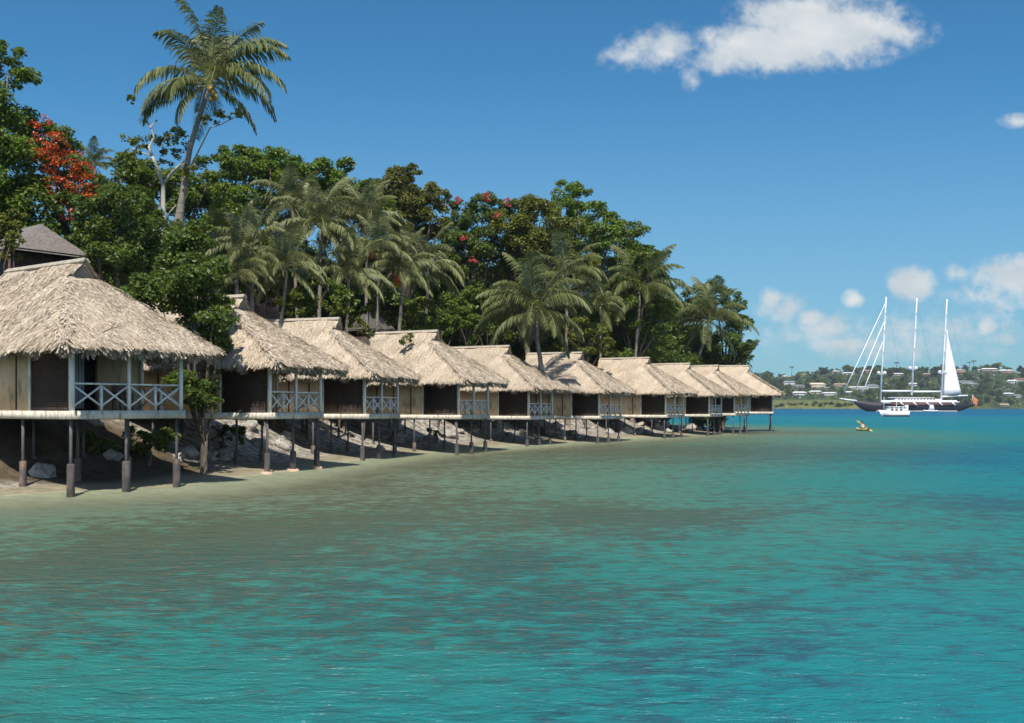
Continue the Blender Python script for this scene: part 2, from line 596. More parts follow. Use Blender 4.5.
ground = link('ground', mesh_np('ground', np.stack([gx, gy, gz], -1), gq, mats=mat_ground(), smooth=True,
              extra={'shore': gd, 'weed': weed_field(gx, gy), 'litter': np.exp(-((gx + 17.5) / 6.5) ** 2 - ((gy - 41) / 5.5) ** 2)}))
tag(ground, kind='structure')


def mat_water():
    m, n, out = new_mat('lagoon_water')
    g = n.add('ShaderNodeNewGeometry').outputs['Position']
    dep = n.add('ShaderNodeAttribute', attribute_name='depth').outputs['Fac']
    # ripples at several lengths
    w1 = n.noise(n.scale(g, (.55, 1.25, 1)), 1.3, 4, .65, .6)
    w2 = n.noise(n.scale(g, (.8, 1.5, 1)), 3.8, 4, .62, .4)
    w3 = n.noise(n.scale(g, (.25, .5, 1)), .35, 3, .5, .8)
    h = n.math('ADD', n.math('ADD', n.math('MULTIPLY', w1, .26), n.math('MULTIPLY', w2, .13)), n.math('MULTIPLY', w3, .3))
    b = n.add('ShaderNodeBump')
    b.inputs['Strength'].default_value = 0.6
    b.inputs['Distance'].default_value = 1.0
    n.put(b.inputs['Height'], h)
    sdist = n.add('ShaderNodeAttribute', attribute_name='shore').outputs['Fac']
    weed = n.add('ShaderNodeAttribute', attribute_name='weed').outputs['Fac']
    wf, n2, n3, n4 = weed_pattern(n, g, sdist, weed)
    dn = n.math('DIVIDE', dep, 9.0, clamp=True)
    # what the water sends back up: pale sand or dark reef filtered by the depth over it
    pale = n.ramp(dn, [(0, (.21, .195, .125)), (.035, (.145, .17, .108)), (.10, (.08, .165, .112)), (.19, (.024, .165, .140)), (.30, (.006, .158, .176)), (.42, (.004, .142, .185)), (.6, (0, .12, .2)), (1, (0, .075, .16))])
    reef = n.ramp(dn, [(0, (.08, .06, .03)), (.035, (.078, .078, .042)), (.11, (.06, .08, .05)), (.2, (.028, .078, .074)), (.33, (.010, .076, .13)), (.6, (.006, .064, .135)), (1, (.004, .06, .13))])
    warm = n.math('MULTIPLY', n.step(n4, .5, .7), n.step(dn, .14, .28, .85, .05))
    reef = n.mix(warm, reef, (.125, .092, .045))
    pale = n.mix(n.step(n2, .42, .68, 0, .42), pale, reef)
    pale = n.mix(n.step(n4, .48, .72, 0, .3), pale, reef)
    tr = n.add('ShaderNodeBsdfTransparent')
    tr.inputs[0].default_value = (.93, 1, .97, 1)
    df = n.add('ShaderNodeBsdfDiffuse')
    n.put(df.inputs[0], n.mix(n.math('MULTIPLY', wf, .86), pale, reef))
    n.l.new(b.outputs[0], df.inputs['Normal'])
    body = n.add('ShaderNodeMixShader')
    n.put(body.inputs[0], n.step(dep, .0, .55))
    n.l.new(tr.outputs[0], body.inputs[1])
    n.l.new(df.outputs[0], body.inputs[2])
    gl = n.add('ShaderNodeBsdfGlossy')
    gl.inputs['Roughness'].default_value = .24
    n.put(gl.inputs[0], (.9, .95, 1))
    b2 = n.add('ShaderNodeBump')
    b2.inputs['Strength'].default_value = 1.0
    b2.inputs['Distance'].default_value = 1.0
    n.put(b2.inputs['Height'], h)
    n.l.new(b2.outputs[0], gl.inputs['Normal'])
    fr = n.add('ShaderNodeFresnel')
    fr.inputs['IOR'].default_value = 1.33
    n.l.new(b2.outputs[0], fr.inputs['Normal'])
    fin = n.add('ShaderNodeMixShader')
    n.put(fin.inputs[0], n.math('MINIMUM', n.math('MULTIPLY', fr.outputs[0], .7), .15))
    n.l.new(body.outputs[0], fin.inputs[1])
    n.l.new(gl.outputs[0], fin.inputs[2])
    n.l.new(fin.outputs[0], out.inputs[0])
    return m


wx, wy, wq = grid(axis(-46, 60, .8, -6000, 6000), axis(2, 128, .8, -300, 7000))
wz, wd = ground_z(wx, wy)
water = link('water', mesh_np('water', np.stack([wx, wy, np.zeros_like(wx)], -1), wq, mats=mat_water(), extra={'depth': np.maximum(0, -wz), 'shore': wd, 'weed': weed_field(wx, wy)}))
tag(water, kind='structure')

# ------------------------------------------------------------------ far shore
def far_z(x, y):
    sh = 1085 + 18 * np.sin(x * .011) + 10 * np.sin(x * .031)
    t = np.clip((y - sh) / 300, 0, 2)
    hgt = 50 + 4 * np.sin(x * .012 + .6) + 3 * np.sin(x * .03)
    prof = np.interp(t, [0, .02, .06, .25, .6, 1.0, 1.4, 2.0], [-.05, .03, .10, .26, .60, .94, 1.0, .9])
    return prof * hgt + 1.2 * np.sin(x * .09) * np.cos(y * .07)


def mat_hill():
    m, n, out = new_mat('far_hillside')
    g = n.add('ShaderNodeNewGeometry').outputs['Position']
    sp = n.add('ShaderNodeSeparateXYZ')
    n.put(sp.inputs[0], g)
    f = n.noise(g, .035, 5, .65)
    f2 = n.noise(g, .22, 4, .6)
    col = n.mix(n.step(f, .35, .65), (.03, .055, .02), (.085, .105, .032))
    col = n.mix(n.step(f2, .45, .7, 0, .7), col, (.018, .034, .014))
    low = n.math('MULTIPLY', n.step(sp.outputs[2], 8, 11.5, 1, 0), n.math('MULTIPLY', n.step(sp.outputs[0], 270, 290), n.step(sp.outputs[0], 375, 395, 1, 0)))
    grass = n.mix(n.step(f2, .35, .6), (.17, .165, .05), (.085, .11, .035))
    col = n.mix(low, col, grass)
    p = principled(n, col, .95, .1)
    n.l.new(p.outputs[0], out.inputs[0])
    return m


hx, hy, hq = grid(np.arange(60, 1500, 9.0), np.concatenate([np.arange(1050, 1420, 6.0), np.arange(1420, 1700, 30.0)]))
hill = link('far_hill', mesh_np('far_hill', np.stack([hx, hy, far_z(hx, hy)], -1), hq, mats=mat_hill(), smooth=True))
tag(hill, kind='structure')


def far_hit(px, py):
    Y = np.arange(1060, 1560, 1.0)
    X = (px - 512) / F * Y
    zr = CAMZ + (HY - py) / F * Y
    k = np.argmax(far_z(X, Y) >= zr)
    if far_z(X[k], Y[k]) < zr[k]:
        k = len(Y) - 150
    return Vector((float(X[k]), float(Y[k]), float(far_z(X[k], Y[k]))))


# ------------------------------------------------------------------ sea air
HAZE = 0.00012
hm, hn, ho = new_mat('haze')
pv = hn.add('ShaderNodeVolumePrincipled')
pv.inputs['Color'].default_value = (.78, .86, .95, 1)
pv.inputs['Density'].default_value = HAZE
pv.inputs['Anisotropy'].default_value = .2
hn.l.new(pv.outputs[0], ho.inputs['Volume'])
hb = MB().box((0, 500, 45), (12200, 13200, 112))
haze = hb.build('haze', hm)
tag(haze, kind='stuff')

# ------------------------------------------------------------------ foliage
def leaves(rng, pts, nrm, size, wid=.55):
    """one folded diamond per point; returns verts and quads"""
    n = len(pts)
    nrm = nrm / np.maximum(np.linalg.norm(nrm, axis=1, keepdims=True), 1e-6)
    rv = rng.normal(size=(n, 3))
    t = np.cross(nrm, rv)
    t /= np.maximum(np.linalg.norm(t, axis=1, keepdims=True), 1e-6)
    b = np.cross(nrm, t)
    s = (size * rng.uniform(.65, 1.35, n))[:, None]
    V = np.empty((n, 4, 3))
    V[:, 0] = pts - t * s * .5
    V[:, 1] = pts + b * s * wid * .5 - nrm * s * .08
    V[:, 2] = pts + t * s * .5 - nrm * s * .12
    V[:, 3] = pts - b * s * wid * .5 - nrm * s * .08
    return V.reshape(-1, 3), np.arange(n * 4).reshape(n, 4)


def crown_mesh(name, lobes, leaf, mat, seed, cover=2.0, gap=.45, upbias=.55, shell=.5):
    """foliage of leaf-sized faces gathered in clumps round a set of lobes (centre, radii)"""
    rng = np.random.default_rng(seed)
    P, N, S = [], [], []
    for c, r in lobes:
        c = np.array(c)
        r = np.array(r if hasattr(r, '__len__') else (r, r, r * .85))
        rm = float(r.mean())
        k = int(np.clip(11 + 2.2 * rm, 10, 34))
        d = rng.normal(size=(k, 3))
        d[:, 2] += .35
        d /= np.linalg.norm(d, axis=1, keepdims=True)
        rad = rng.uniform(shell, 1.0, k)
        cc = c + d * rad[:, None] * r
        cr = rm * rng.uniform(.24, .44, k)
        cs = rng.uniform(-.22, .22, k)
        for j in range(k):
            m = max(12, int(cover * 4 * math.pi * cr[j] ** 2 / (leaf ** 2 * .55) * rng.uniform(1 - gap, 1)))
            u = rng.normal(size=(m, 3))
            u += d[j] * .45
            u[:, 2] += .25
            u /= np.linalg.norm(u, axis=1, keepdims=True)
            q = cc[j] + u * (cr[j] * rng.uniform(.35, 1.12, m) ** .8)[:, None] * np.array((1.15, 1.15, .8))
            nn = u * (1 - upbias) + np.array((0, 0, 1.0)) * upbias + rng.normal(size=(m, 3)) * .45
            P.append(q)
            N.append(nn)
            S.append(np.clip(.5 + cs[j] + rng.normal(size=m) * .2, 0, 1))
    P, N, S = np.concatenate(P), np.concatenate(N), np.concatenate(S)
    V, Q = leaves(rng, P, N, leaf)
    return mesh_np(name, V, Q, shade=np.repeat(S, 4), mats=mat)


def ground_h(x, y):
    z, _ = ground_z(np.array([x]), np.array([y]))
    return float(z[0])


def tree(name, label, cat, lobes_px, Y, leaf, mat, seed, group=None, cover=2.0, dY=2.5, trunk_px=None, trunk_r=.28, flowers=None, bark='trunk', shell=.5, gap=.35, paths=None):
    """lobes in photo units (px, py, radius) at distance about Y, spread in depth by their own size"""
    rng = random.Random(seed)
    wl = []
    for (px, py, r) in lobes_px:
        yy = Y + rng.uniform(-dY, dY)
        rr = r / F * yy
        wl.append((at(px, py, yy), rr))
    cx = sum(c.x * r for c, r in wl) / sum(r for c, r in wl)
    if trunk_px is not None:
        cx = (trunk_px - 512) / F * Y
    gz_ = ground_h(cx, Y)
    root = empty(name, (cx, Y, gz_))
    tag(root, label, cat, group)
    o = root.location.copy()
    rel = [(tuple(c - o), (r * 1.0, r * 1.0, r * .88)) for c, r in wl]
    link('crown', crown_mesh('crown', rel, leaf, mat, seed, cover, shell=shell, gap=gap), root)
    mb = MB()
    zs = [c[2] for c, r in rel]
    fork = Vector((rng.uniform(-.3, .3), 0, max(.8, min(min(zs) * .6, 6))))
    mb.tube([(0, 0, -.5), (0, 0, 0), tuple(fork * .5 + Vector((.1, 0, 0))), tuple(fork)], [trunk_r * 1.5, trunk_r * 1.2, trunk_r, trunk_r * .85], 8)
    if paths:
        mb = MB()
        for pts, w in paths:
            q = [at(px, py, Y + .25 * math.sin(px * .7)) - o for px, py in pts]
            mb.tube(q, [w * .75 * (1 - .55 * i / (len(q) - 1)) for i in range(len(q))], 8)
    for c, r in rel if not paths else ():
        c = Vector(c)
        mid = fork.lerp(c, .5) + Vector((rng.uniform(-.4, .4), rng.uniform(-.4, .4), -.12 * (c - fork).length * .5))
        mb.tube([tuple(fork - Vector((0, 0, .3))), tuple(mid), tuple(c)], [trunk_r * .7, trunk_r * .42, trunk_r * .15], 6)
    mb.build('trunk', M[bark], root, smooth=True)
    if flowers:
        fl = [(tuple(at(px, py, Y - dY * .9 + rng.uniform(-.5, .5)) - o), r / F * Y) for (px, py, r) in flowers[1]]
        link('blossom', crown_mesh('blossom', fl, leaf * .75, flowers[0], seed + 50, flowers[2], gap=.6), root)
    return root


# ------------------------------------------------------------------ palms
def frond_mesh(elev, droop, seed, mat, hang=.75, nl=62):
    """unit-length palm frond along +X: arched midrib and drooping leaflets"""
    rng = np.random.default_rng(seed)
    ns = 14
    s = np.linspace(0, 1, ns)
    ang = np.radians(elev) - np.radians(droop) * s ** 1.35
    x = np.concatenate([[0], np.cumsum(np.cos((ang[1:] + ang[:-1]) / 2) / (ns - 1))])
    z = np.concatenate([[0], np.cumsum(np.sin((ang[1:] + ang[:-1]) / 2) / (ns - 1))])
    side = rng.uniform(-.12, .12)
    y = side * s ** 2
    mb = MB()
    mb.tube(np.stack([x, y, z], -1), list(np.interp(s, [0, .1, 1], [.022, .013, .003])), 4, cap=False)
    V, Q, T = [tuple(v) for v in mb.v], list(mb.q), []
    sh = [.75] * len(V)
    for i in range(nl):
        si = .14 + .86 * (i + rng.uniform(-.3, .3)) / (nl - 1)
        si = min(max(si, .12), .995)
        p = np.array([np.interp(si, s, x), np.interp(si, s, y), np.interp(si, s, z)])
        a = np.interp(si, s, ang)
        fw = np.array([math.cos(a), 0, math.sin(a)])
        upv = np.array([-math.sin(a), 0, math.cos(a)])
        ll = .29 * (math.sin(math.pi * min(1, .22 + .74 * si))) ** .7 * rng.uniform(.85, 1.1)
        for sg in (-1, 1):
            if rng.random() < .04:
                continue
            out = np.array([0, sg, 0])
            d1 = out * .80 + fw * (.5 + .35 * si) + upv * rng.uniform(.0, .3)
            d1 /= np.linalg.norm(d1)
            d2 = d1 + np.array([0, 0, -1]) * hang * rng.uniform(.6, 1.4)
            d2 /= np.linalg.norm(d2)
            d3 = d2 + np.array([0, 0, -1]) * hang * rng.uniform(.5, 1.1)
            d3 /= np.linalg.norm(d3)
            w = fw * .0072 + upv * .003
            p1 = p + d1 * ll * .35
            p2 = p1 + d2 * ll * .35
            p3 = p2 + d3 * ll * .3
            b = len(V)
            V += [tuple(p - w * .6), tuple(p + w * .6), tuple(p1 - w), tuple(p1 + w), tuple(p2 - w * .8), tuple(p2 + w * .8), tuple(p3)]
            Q += [(b, b + 1, b + 3, b + 2), (b + 2, b + 3, b + 5, b + 4)]
            T.append((b + 4, b + 5, b + 6))
            q = float(np.clip(.5 + rng.normal() * .2, 0, 1))
            sh += [q] * 7
    return mesh_np('frond', V, Q, T, shade=sh, mats=mat)


FR = {}
for key in ('palm', 'palmgrey', 'palmyellow'):
    FR[key] = [[frond_mesh(e, d, 31 * i + 7 * j + 3, L[key], hg) for j in range(3)] for i, (e, d, hg) in enumerate(
        ((80, 55, .7), (58, 92, .95), (36, 105, 1.2), (10, 85, 1.3), (-22, 52, 1.3)))]


def palm(label, px, py, rpx, Y, base, seed, kind='palm', n=24, tr=(.2, .13), group='coconut palms on the bank', bend=.0, cuts=(.18, .4, .66, .87), fruit=None):
    rng = random.Random(seed)
    top = at(px, py, Y)
    bx = (base[0] - 512) / F * Y
    bz = ground_h(bx, Y) if base[1] is None else at(0, base[1], Y).z
    root = empty('coconut_palm', (bx, Y, bz))
    tag(root, label, 'palm tree', group)
    t = top - root.location
    mb = MB()
    pts, rad = [], []
    for i in range(13):
        s = i / 12
        pts.append(Vector((t.x * (s ** (1 + bend)), 0, t.z * (s if bend == 0 else (s ** (1 / (1 + bend * .6)))))) + Vector((.05 * math.sin(s * 9), .05 * math.cos(s * 7), 0)))
        rad.append((tr[0] * (1 - s) + tr[1] * s) * (1 + .5 * max(0, .12 - s) / .12))
    pts.insert(0, pts[0] - Vector((0, 0, .6)))
    rad.insert(0, rad[0])
    mb.tube(pts, rad, 9)
    mb.build('trunk', M['palmtrunk'], root, smooth=True)
    ln = rpx / F * Y * 1.12
    for i in range(n):
        u = (i + .5) / n
        cl = 0 if u < cuts[0] else 1 if u < cuts[1] else 2 if u < cuts[2] else 3 if u < cuts[3] else 4
        o = link('frond', FR[kind][cl][rng.randrange(3)], root)
        o.location = t + Vector((rng.uniform(-.08, .08), rng.uniform(-.08, .08), rng.uniform(-.1, .15)))
        o.rotation_euler = (rng.uniform(-.24, .24), rng.uniform(-.2, .2), i * 2.39996 + rng.uniform(-.45, .45))
        k = ln * rng.uniform(.86, 1.12) * (1.0 if cl < 4 else .85)
        o.scale = (k, k, k)
    if fruit:
        kind_, cnt, size = fruit
        for i in range(cnt):
            a = rng.uniform(0, 6.28)
            m2 = MB()
            if kind_ == 'coconut':
                m2.ball((0, 0, 0), (size, size, size * 1.2))
                mt = M['coconut']
            else:
                for q in range(26):
                    m2.ball((rng.uniform(-1, 1) * size, rng.uniform(-1, 1) * size, rng.uniform(-1.2, .8) * size), size * .3, 5, 4)
                mt = M['redfruit']
            m2.build(kind_, mt, root, t + Vector((.42 * math.cos(a), .42 * math.sin(a) - .1, rng.uniform(-.75, -.15))), smooth=True)
    return root


# ------------------------------------------------------------------ bungalows
BW, BL, VD, DZ = 4.4, 9.4, 2.6, 2.7            # front width, length, veranda depth, deck height above the base
EZ, RZ = DZ + 2.27, DZ + 5.52                  # eave and ridge height
OS, OF, OB = .82, .88, .9                     # overhangs


def roof_faces():
    e, r, mid = EZ, RZ, BW / 2
    x0, x1, y0, y1 = -OS, BW + OS, -OF, BL + OB
    k = .8
    gz_ = e + (r - e) * k
    gx0, gx1 = x0 + (mid - x0) * k, x1 + (mid - x1) * k
    A, B, C, D = (x0, y0, e), (x1, y0, e), (x1, y1, e), (x0, y1, e)
    R0, R1 = (mid, 2.75, r), (mid, BL - 1.3, r)
    G0, G1 = (gx0, 3.0, gz_), (gx1, 3.0, gz_)
    H0, H1 = (gx0, BL - 1.55, gz_), (gx1, BL - 1.55, gz_)
    return dict(side0=[(x0, 4.2, e), A, G0, R0, R1, H0, D], side1=[(x1, 4.2, e), C, H1, R1, R0, G1, B], front=[A, B, G1, G0], back=[C, D, H0, H1],
                gab0=[G0, G1, R0], gab1=[H1, H0, R1], hips=[(A, G0), (B, G1), (C, H1), (D, H0)], eaves=[(A, B), (B, C), (C, D), (D, A)], ridge=(R0, R1))


def in_poly(u, v, P):
    ins = np.zeros(u.shape, dtype=bool)
    n = len(P)
    for i in range(n):
        x1, y1 = P[i]
        x2, y2 = P[(i + 1) % n]
        if y1 == y2:
            continue
        ins ^= ((y1 > v) != (y2 > v)) & (u < (x2 - x1) * (v - y1) / (y2 - y1) + x1)
    return ins


def thatch_meshes(density, seed):
    rng = np.random.default_rng(seed)
    fc = roof_faces()
    V, Q, S = [], [], []
    cnt = 0

    def strands(p, down, nrm, ln, wd, lift0, lift1, shade, yaw=.22):
        nonlocal cnt
        n = len(p)
        sdv = np.cross(down, nrm)
        yw = rng.normal(size=(n, 1)) * yaw
        d = down + sdv * yw
        d /= np.linalg.norm(d, axis=1, keepdims=True)
        s2 = np.cross(d, nrm)
        ln = ln * rng.uniform(.6, 1.35, (n, 1))
        wd = wd * rng.uniform(.6, 1.4, (n, 1))
        l0 = lift0 * rng.uniform(.3, 1.2, (n, 1))
        l1 = lift1 * rng.uniform(.2, 1.6, (n, 1))
        tw = rng.normal(size=(n, 1)) * .18
        a = p + nrm * l0
        b = p + d * ln + nrm * l1
        X = np.empty((n, 4, 3))
        X[:, 0] = a - s2 * wd * .5
        X[:, 1] = a + s2 * wd * .5
        X[:, 2] = b + s2 * wd * .3 + nrm * wd * tw
        X[:, 3] = b - s2 * wd * .3 - nrm * wd * tw
        V.append(X.reshape(-1, 3))
        Q.append(np.arange(n * 4).reshape(n, 4) + cnt)
        cnt += n * 4
        S.append(np.repeat(np.clip(shade, 0, 1), 4))

    up = np.array((0, 0, 1.0))
    for key in ('side0', 'side1', 'front', 'back'):
        P = np.array(fc[key])
        nr = np.cross(P[1] - P[0], P[2] - P[0])
        nr /= np.linalg.norm(nr)
        if nr[2] < 0:
            nr = -nr
        dn = -(up - nr * (up @ nr))
        dn /= np.linalg.norm(dn)
        al = np.cross(dn, nr)
        o = P[0]
        u, v = (P - o) @ al, (P - o) @ dn
        area = .5 * abs(sum(u[i] * v[(i + 1) % len(u)] - u[(i + 1) % len(u)] * v[i] for i in range(len(u))))
        n = int(area * density)
        uu, vv = [], []
        while sum(map(len, uu)) < n:
            a = rng.uniform(u.min(), u.max(), n)
            b = rng.uniform(v.min(), v.max(), n)
            k = in_poly(a, b, list(zip(u, v)))
            uu.append(a[k])
            vv.append(b[k])
        a, b = np.concatenate(uu)[:n], np.concatenate(vv)[:n]
        # courses: most butts sit near regular lines so that rows show faintly
        row = .26
        b = np.where(rng.random(n) < .6, np.round(b / row) * row + rng.normal(size=n) * .05, b)
        wob = .03 * np.sin(a * 1.7 + b * 1.1) + .02 * np.sin(a * 3.9 - b * 2.3)
        p = o + a[:, None] * al + b[:, None] * dn + nr * (wob[:, None] + .03)
        N = np.repeat(nr[None], n, 0)
        D_ = np.repeat(dn[None], n, 0)
        sh = .56 + rng.normal(size=n) * .15 + np.where(rng.random(n) < .06, -.34, 0)
        strands(p, D_, N, .40, .023, .008, .034, sh, .14)
    for (a, b) in fc['hips']:
        a, b = np.array(a), np.array(b)
        n = int(np.linalg.norm(b - a) * density * .16)
        t = rng.uniform(0, 1, n)[:, None]
        p = a + (b - a) * t + rng.normal(size=(n, 3)) * np.array((.1, .1, .02)) + np.array((0, 0, .02))
        d = (a - b) / np.linalg.norm(a - b)
        nn = up - d * (up @ d)
        nn /= np.linalg.norm(nn)
        strands(p, np.repeat(d[None], n, 0), np.repeat(nn[None], n, 0), .34, .026, -.01, .022, .55 + rng.normal(size=n) * .18, .5)
    fV0 = cnt
    for i, (a, b) in enumerate(fc['eaves']):
        a, b = np.array(a), np.array(b)
        al = (b - a) / np.linalg.norm(b - a)
        outw = np.cross(al, up)
        for layer in range(3):
            n = int(np.linalg.norm(b - a) * (46 + density * .12))
            t = rng.uniform(0, 1, n)[:, None]
            p = a + (b - a) * t - outw * (.04 + .1 * layer) + up * (.09 - .05 * layer)
            dn = -up * (.80 + .05 * layer) + outw * (.42 - .1 * layer)
            dn /= np.linalg.norm(dn)
            nn = outw * .8 + up * .5
            nn = nn - dn * (nn @ dn)
            nn /= np.linalg.norm(nn)
            sag = 1 + .25 * np.sin(t[:, 0] * 37 + layer) + .2 * np.sin(t[:, 0] * 91)
            strands(p, np.repeat(dn[None], n, 0), np.repeat(nn[None], n, 0), .34 * sag[:, None], .05, .0, .05, .5 - .1 * layer + rng.normal(size=n) * .2, .3)
    # the bed of the roof under the loose leaves
    T = []
    for key in ('side0', 'side1', 'front', 'back'):
        P = [np.array(p) for p in fc[key]]
        for off in (0.0, -.16):
            b = cnt
            V.append(np.array([p + np.array((0, 0, off)) for p in P]))
            S.append(np.full(len(P), .3))
            cnt += len(P)
            T += [(b, b + j, b + j + 1) for j in range(1, len(P) - 1)]
    return mesh_np('roof', np.concatenate(V), np.concatenate(Q), T, shade=np.concatenate(S), mats=M['thatch'])


def bungalow():
    root = empty('stilt_bungalow', (0, 0, 0))
    fc = roof_faces()
    roof = link('roof', thatch_meshes(1150, 5), root)
    R0, R1 = Vector(fc['ridge'][0]), Vector(fc['ridge'][1])
    mb = MB()
    a, b = R0 + Vector((0, -.03, .06)), R1 + Vector((0, .03, .06))
    for sg in (-1, 1):
        o = Vector((sg * .15, 0, -.15))
        th = Vector((sg * .04, 0, .05))
        mb.poly([a + th, a + o + th, b + o + th, b + th])
        mb.poly([a + th, a, a + o, a + o + th])
        mb.poly([a + o, a + o + th, b + o + th, b + o])
        mb.poly([b + th, b, b + o, b + o + th])
    mb.build('ridge_cap', M['ridge'], roof)
    for key in ('gab0', 'gab1'):
        mb = MB()
        P = [Vector(p) for p in fc[key]]
        mb.poly(P)
        inn = Vector((0, .08 if key == 'gab0' else -.08, 0))
        mb.poly([p + inn for p in P])
        mb.build('gable_panel', M['gablet'], roof)
    # deck and fascia
    mb = MB()
    for i in range(22):
        mb.box((BW * (i + .5) / 22, BL / 2, DZ - .03), (BW / 22 - .012, BL - .1, .05))
    mb.box((BW / 2, BL / 2, DZ - .12), (BW - .12, BL - .12, .1))
    mb.build('deck', M['deck'], root)
    mb = MB()
    mb.box((BW / 2, -.03, DZ - .135), (BW + .14, .05, .29))
    mb.box((-.045, BL / 2, DZ - .138), (.05, BL - .02, .284))
    mb.box((BW + .045, BL / 2, DZ - .138), (.05, BL - .02, .284))
    mb.build('fascia', M['fascia'], root)
    # posts
    PH = 2.42
    for (x, y, w) in ((.06, .06, .14), (BW / 2, .06, .11), (BW - .06, .06, .12), (.0, VD, .09), (BW - .06, VD - .1, .1)):
        MB().box((x, y, DZ + PH / 2), (w, w, PH)).build('post', M['white'], root)
    # railings: top rail and crossed braces
    def railing(p0, p1, bays):
        p0, p1 = Vector(p0), Vector(p1)
        mb = MB()
        hgt = Vector((0, 0, .93))
        mb.beam(p0 + hgt, p1 + hgt, .075, .06)
        for i in range(bays):
            a, b = p0.lerp(p1, i / bays), p0.lerp(p1, (i + 1) / bays)
            mb.beam(a + Vector((0, 0, .16)), b + Vector((0, 0, .86)), .05, .055)
            mb.beam(a + Vector((0, 0, .86)), b + Vector((0, 0, .16)), .046, .055)
            if i:
                mb.beam(a + Vector((0, 0, .0)), a + Vector((0, 0, .9)), .085, .085)
        mb.build('railing', M['white'], root)
    railing((.13, .06, DZ), (BW / 2 - .055, .06, DZ), 2)
    railing((BW / 2 + .055, .06, DZ), (BW - .12, .06, DZ), 2)
    railing((BW - .06, .12, DZ), (BW - .06, VD - .15, DZ), 2)
    # louvred shutter on the side of the veranda
    mb = MB()
    y0, y1 = .16, VD - .06
    zt = DZ + 2.35
    mb.box((.02, y0 + .03, DZ + 1.2), (.05, .06, 2.38)).box((.02, y1 - .03, DZ + 1.2), (.05, .06, 2.38))
    mb.box((.02, (y0 + y1) / 2, DZ + .05), (.05, y1 - y0 - .12, .1)).box((.06, (y0 + y1) / 2, DZ + 1.2), (.012, y1 - y0 - .12, 2.36))
    z = DZ + .12
    while z < zt:
        mb.beam((.02, y0 + .06, z), (.02, y1 - .06, z), .012, .055, up=(.45, 0, 1))
        z += .062
    mb.build('shutter', M['shutter'], root)
    # room walls
    def wall(name, p0, p1, mat, z0=DZ, z1=DZ + 2.5, th=.06):
        p0, p1 = Vector(p0), Vector(p1)
        d = p1 - p0
        mb = MB()
        mb.box(((p0.x + p1.x) / 2, (p0.y + p1.y) / 2, (z0 + z1) / 2), (d.length, th, z1 - z0), math.atan2(d.y, d.x))
        return mb.build(name, mat, root)
    sw = wall('wall', (.0, VD + .06, 0), (.0, BL - .05, 0), M['wallpanel'])
    for y in (VD + .85, VD + 2.15, VD + 3.4, VD + 4.6):
        MB().box((-.045, y, DZ + 1.24), (.03, .07, 2.44)).build('batten', M['batten'], sw)
    wall('wall', (BW - .03, VD + .06, 0), (BW - .03, BL - .05, 0), M['wallpanel'])
    wall('wall', (.05, BL - .1, 0), (BW - .08, BL - .1, 0), M['wallpanel'])
    wall('wall', (2.62, VD + .1, 0), (BW - .1, VD + .1, 0), M['wallpanel'])
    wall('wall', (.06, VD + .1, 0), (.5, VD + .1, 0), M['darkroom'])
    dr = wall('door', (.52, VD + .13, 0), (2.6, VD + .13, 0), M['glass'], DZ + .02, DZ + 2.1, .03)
    mb = MB()
    for x in (.55, 1.56, 2.57):
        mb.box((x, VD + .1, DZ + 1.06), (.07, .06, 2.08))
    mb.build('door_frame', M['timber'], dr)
    mb = MB()
    for i in range(9):
        mb.box((1.62 + .05 * i, VD + .06 + .018 * math.sin(i * 2.1), DZ + 1.06), (.049, .025, 1.98))
    mb.build('curtain', M['curtain'], root)
    # plates under the roof, out of the way of the thatch
    mb = MB()
    for x in (.03, BW - .03):
        mb.box((x, BL / 2, DZ + 2.5), (.12, BL, .1))
    mb.box((BW / 2, .06, DZ + 2.5), (BW - .2, .11, .11))
    mb.build('roof_beam', M['timber'], root)
    # piles
    for j, y in enumerate((.22, 3.3, 6.4)):
        for x in (.12, BW / 2, BW - .12):
            pl = MB().tube([(x, y, .2), (x, y, DZ - .17)], .055, 8).build('pile', M['pile'], root, smooth=True)
            rr = random.uniform(.125, .15)
            MB().tube([(x, y, -1.1), (x, y, .86), (x, y, .92)], [rr, rr * .97, rr * .8], 14).build('concrete_sleeve', M['sleeve'], pl)
            if j == 0:
                c = []
                for q in range(9):
                    a = q * 6.283 / 9
                    c.append(random.uniform(.85, 1.12))
                f = MB().tube([(x, y, -.3), (x, y, .05), (x, y, .1)], [.27, .27, .2], 9)
                f.v = [(vx + random.uniform(-.05, .05), vy + random.uniform(-.05, .05), vz + random.uniform(-.02, .02)) for vx, vy, vz in f.v]
                f.build('footing', M['footing'], pl)
    # tie beams under the deck
    mb = MB()
    for x in (.12, BW / 2, BW - .12):
        mb.box((x, BL / 2, DZ - .24), (.1, BL - .1, .14))
    mb.build('bearer', M['batten'], root)
    return root


def kids(o, table):
    return table.get(o, [])


def copy_tree(src, parent, table):
    c = src.copy()
    COL.objects.link(c)
    c.parent = parent
    for ch in table.get(src, []):
        copy_tree(ch, c, table)
    return c


def child_table(root):
    t = {}
    stack = [root]
    while stack:
        o = stack.pop()
        t[o] = list(o.children)
        stack += t[o]
    return t


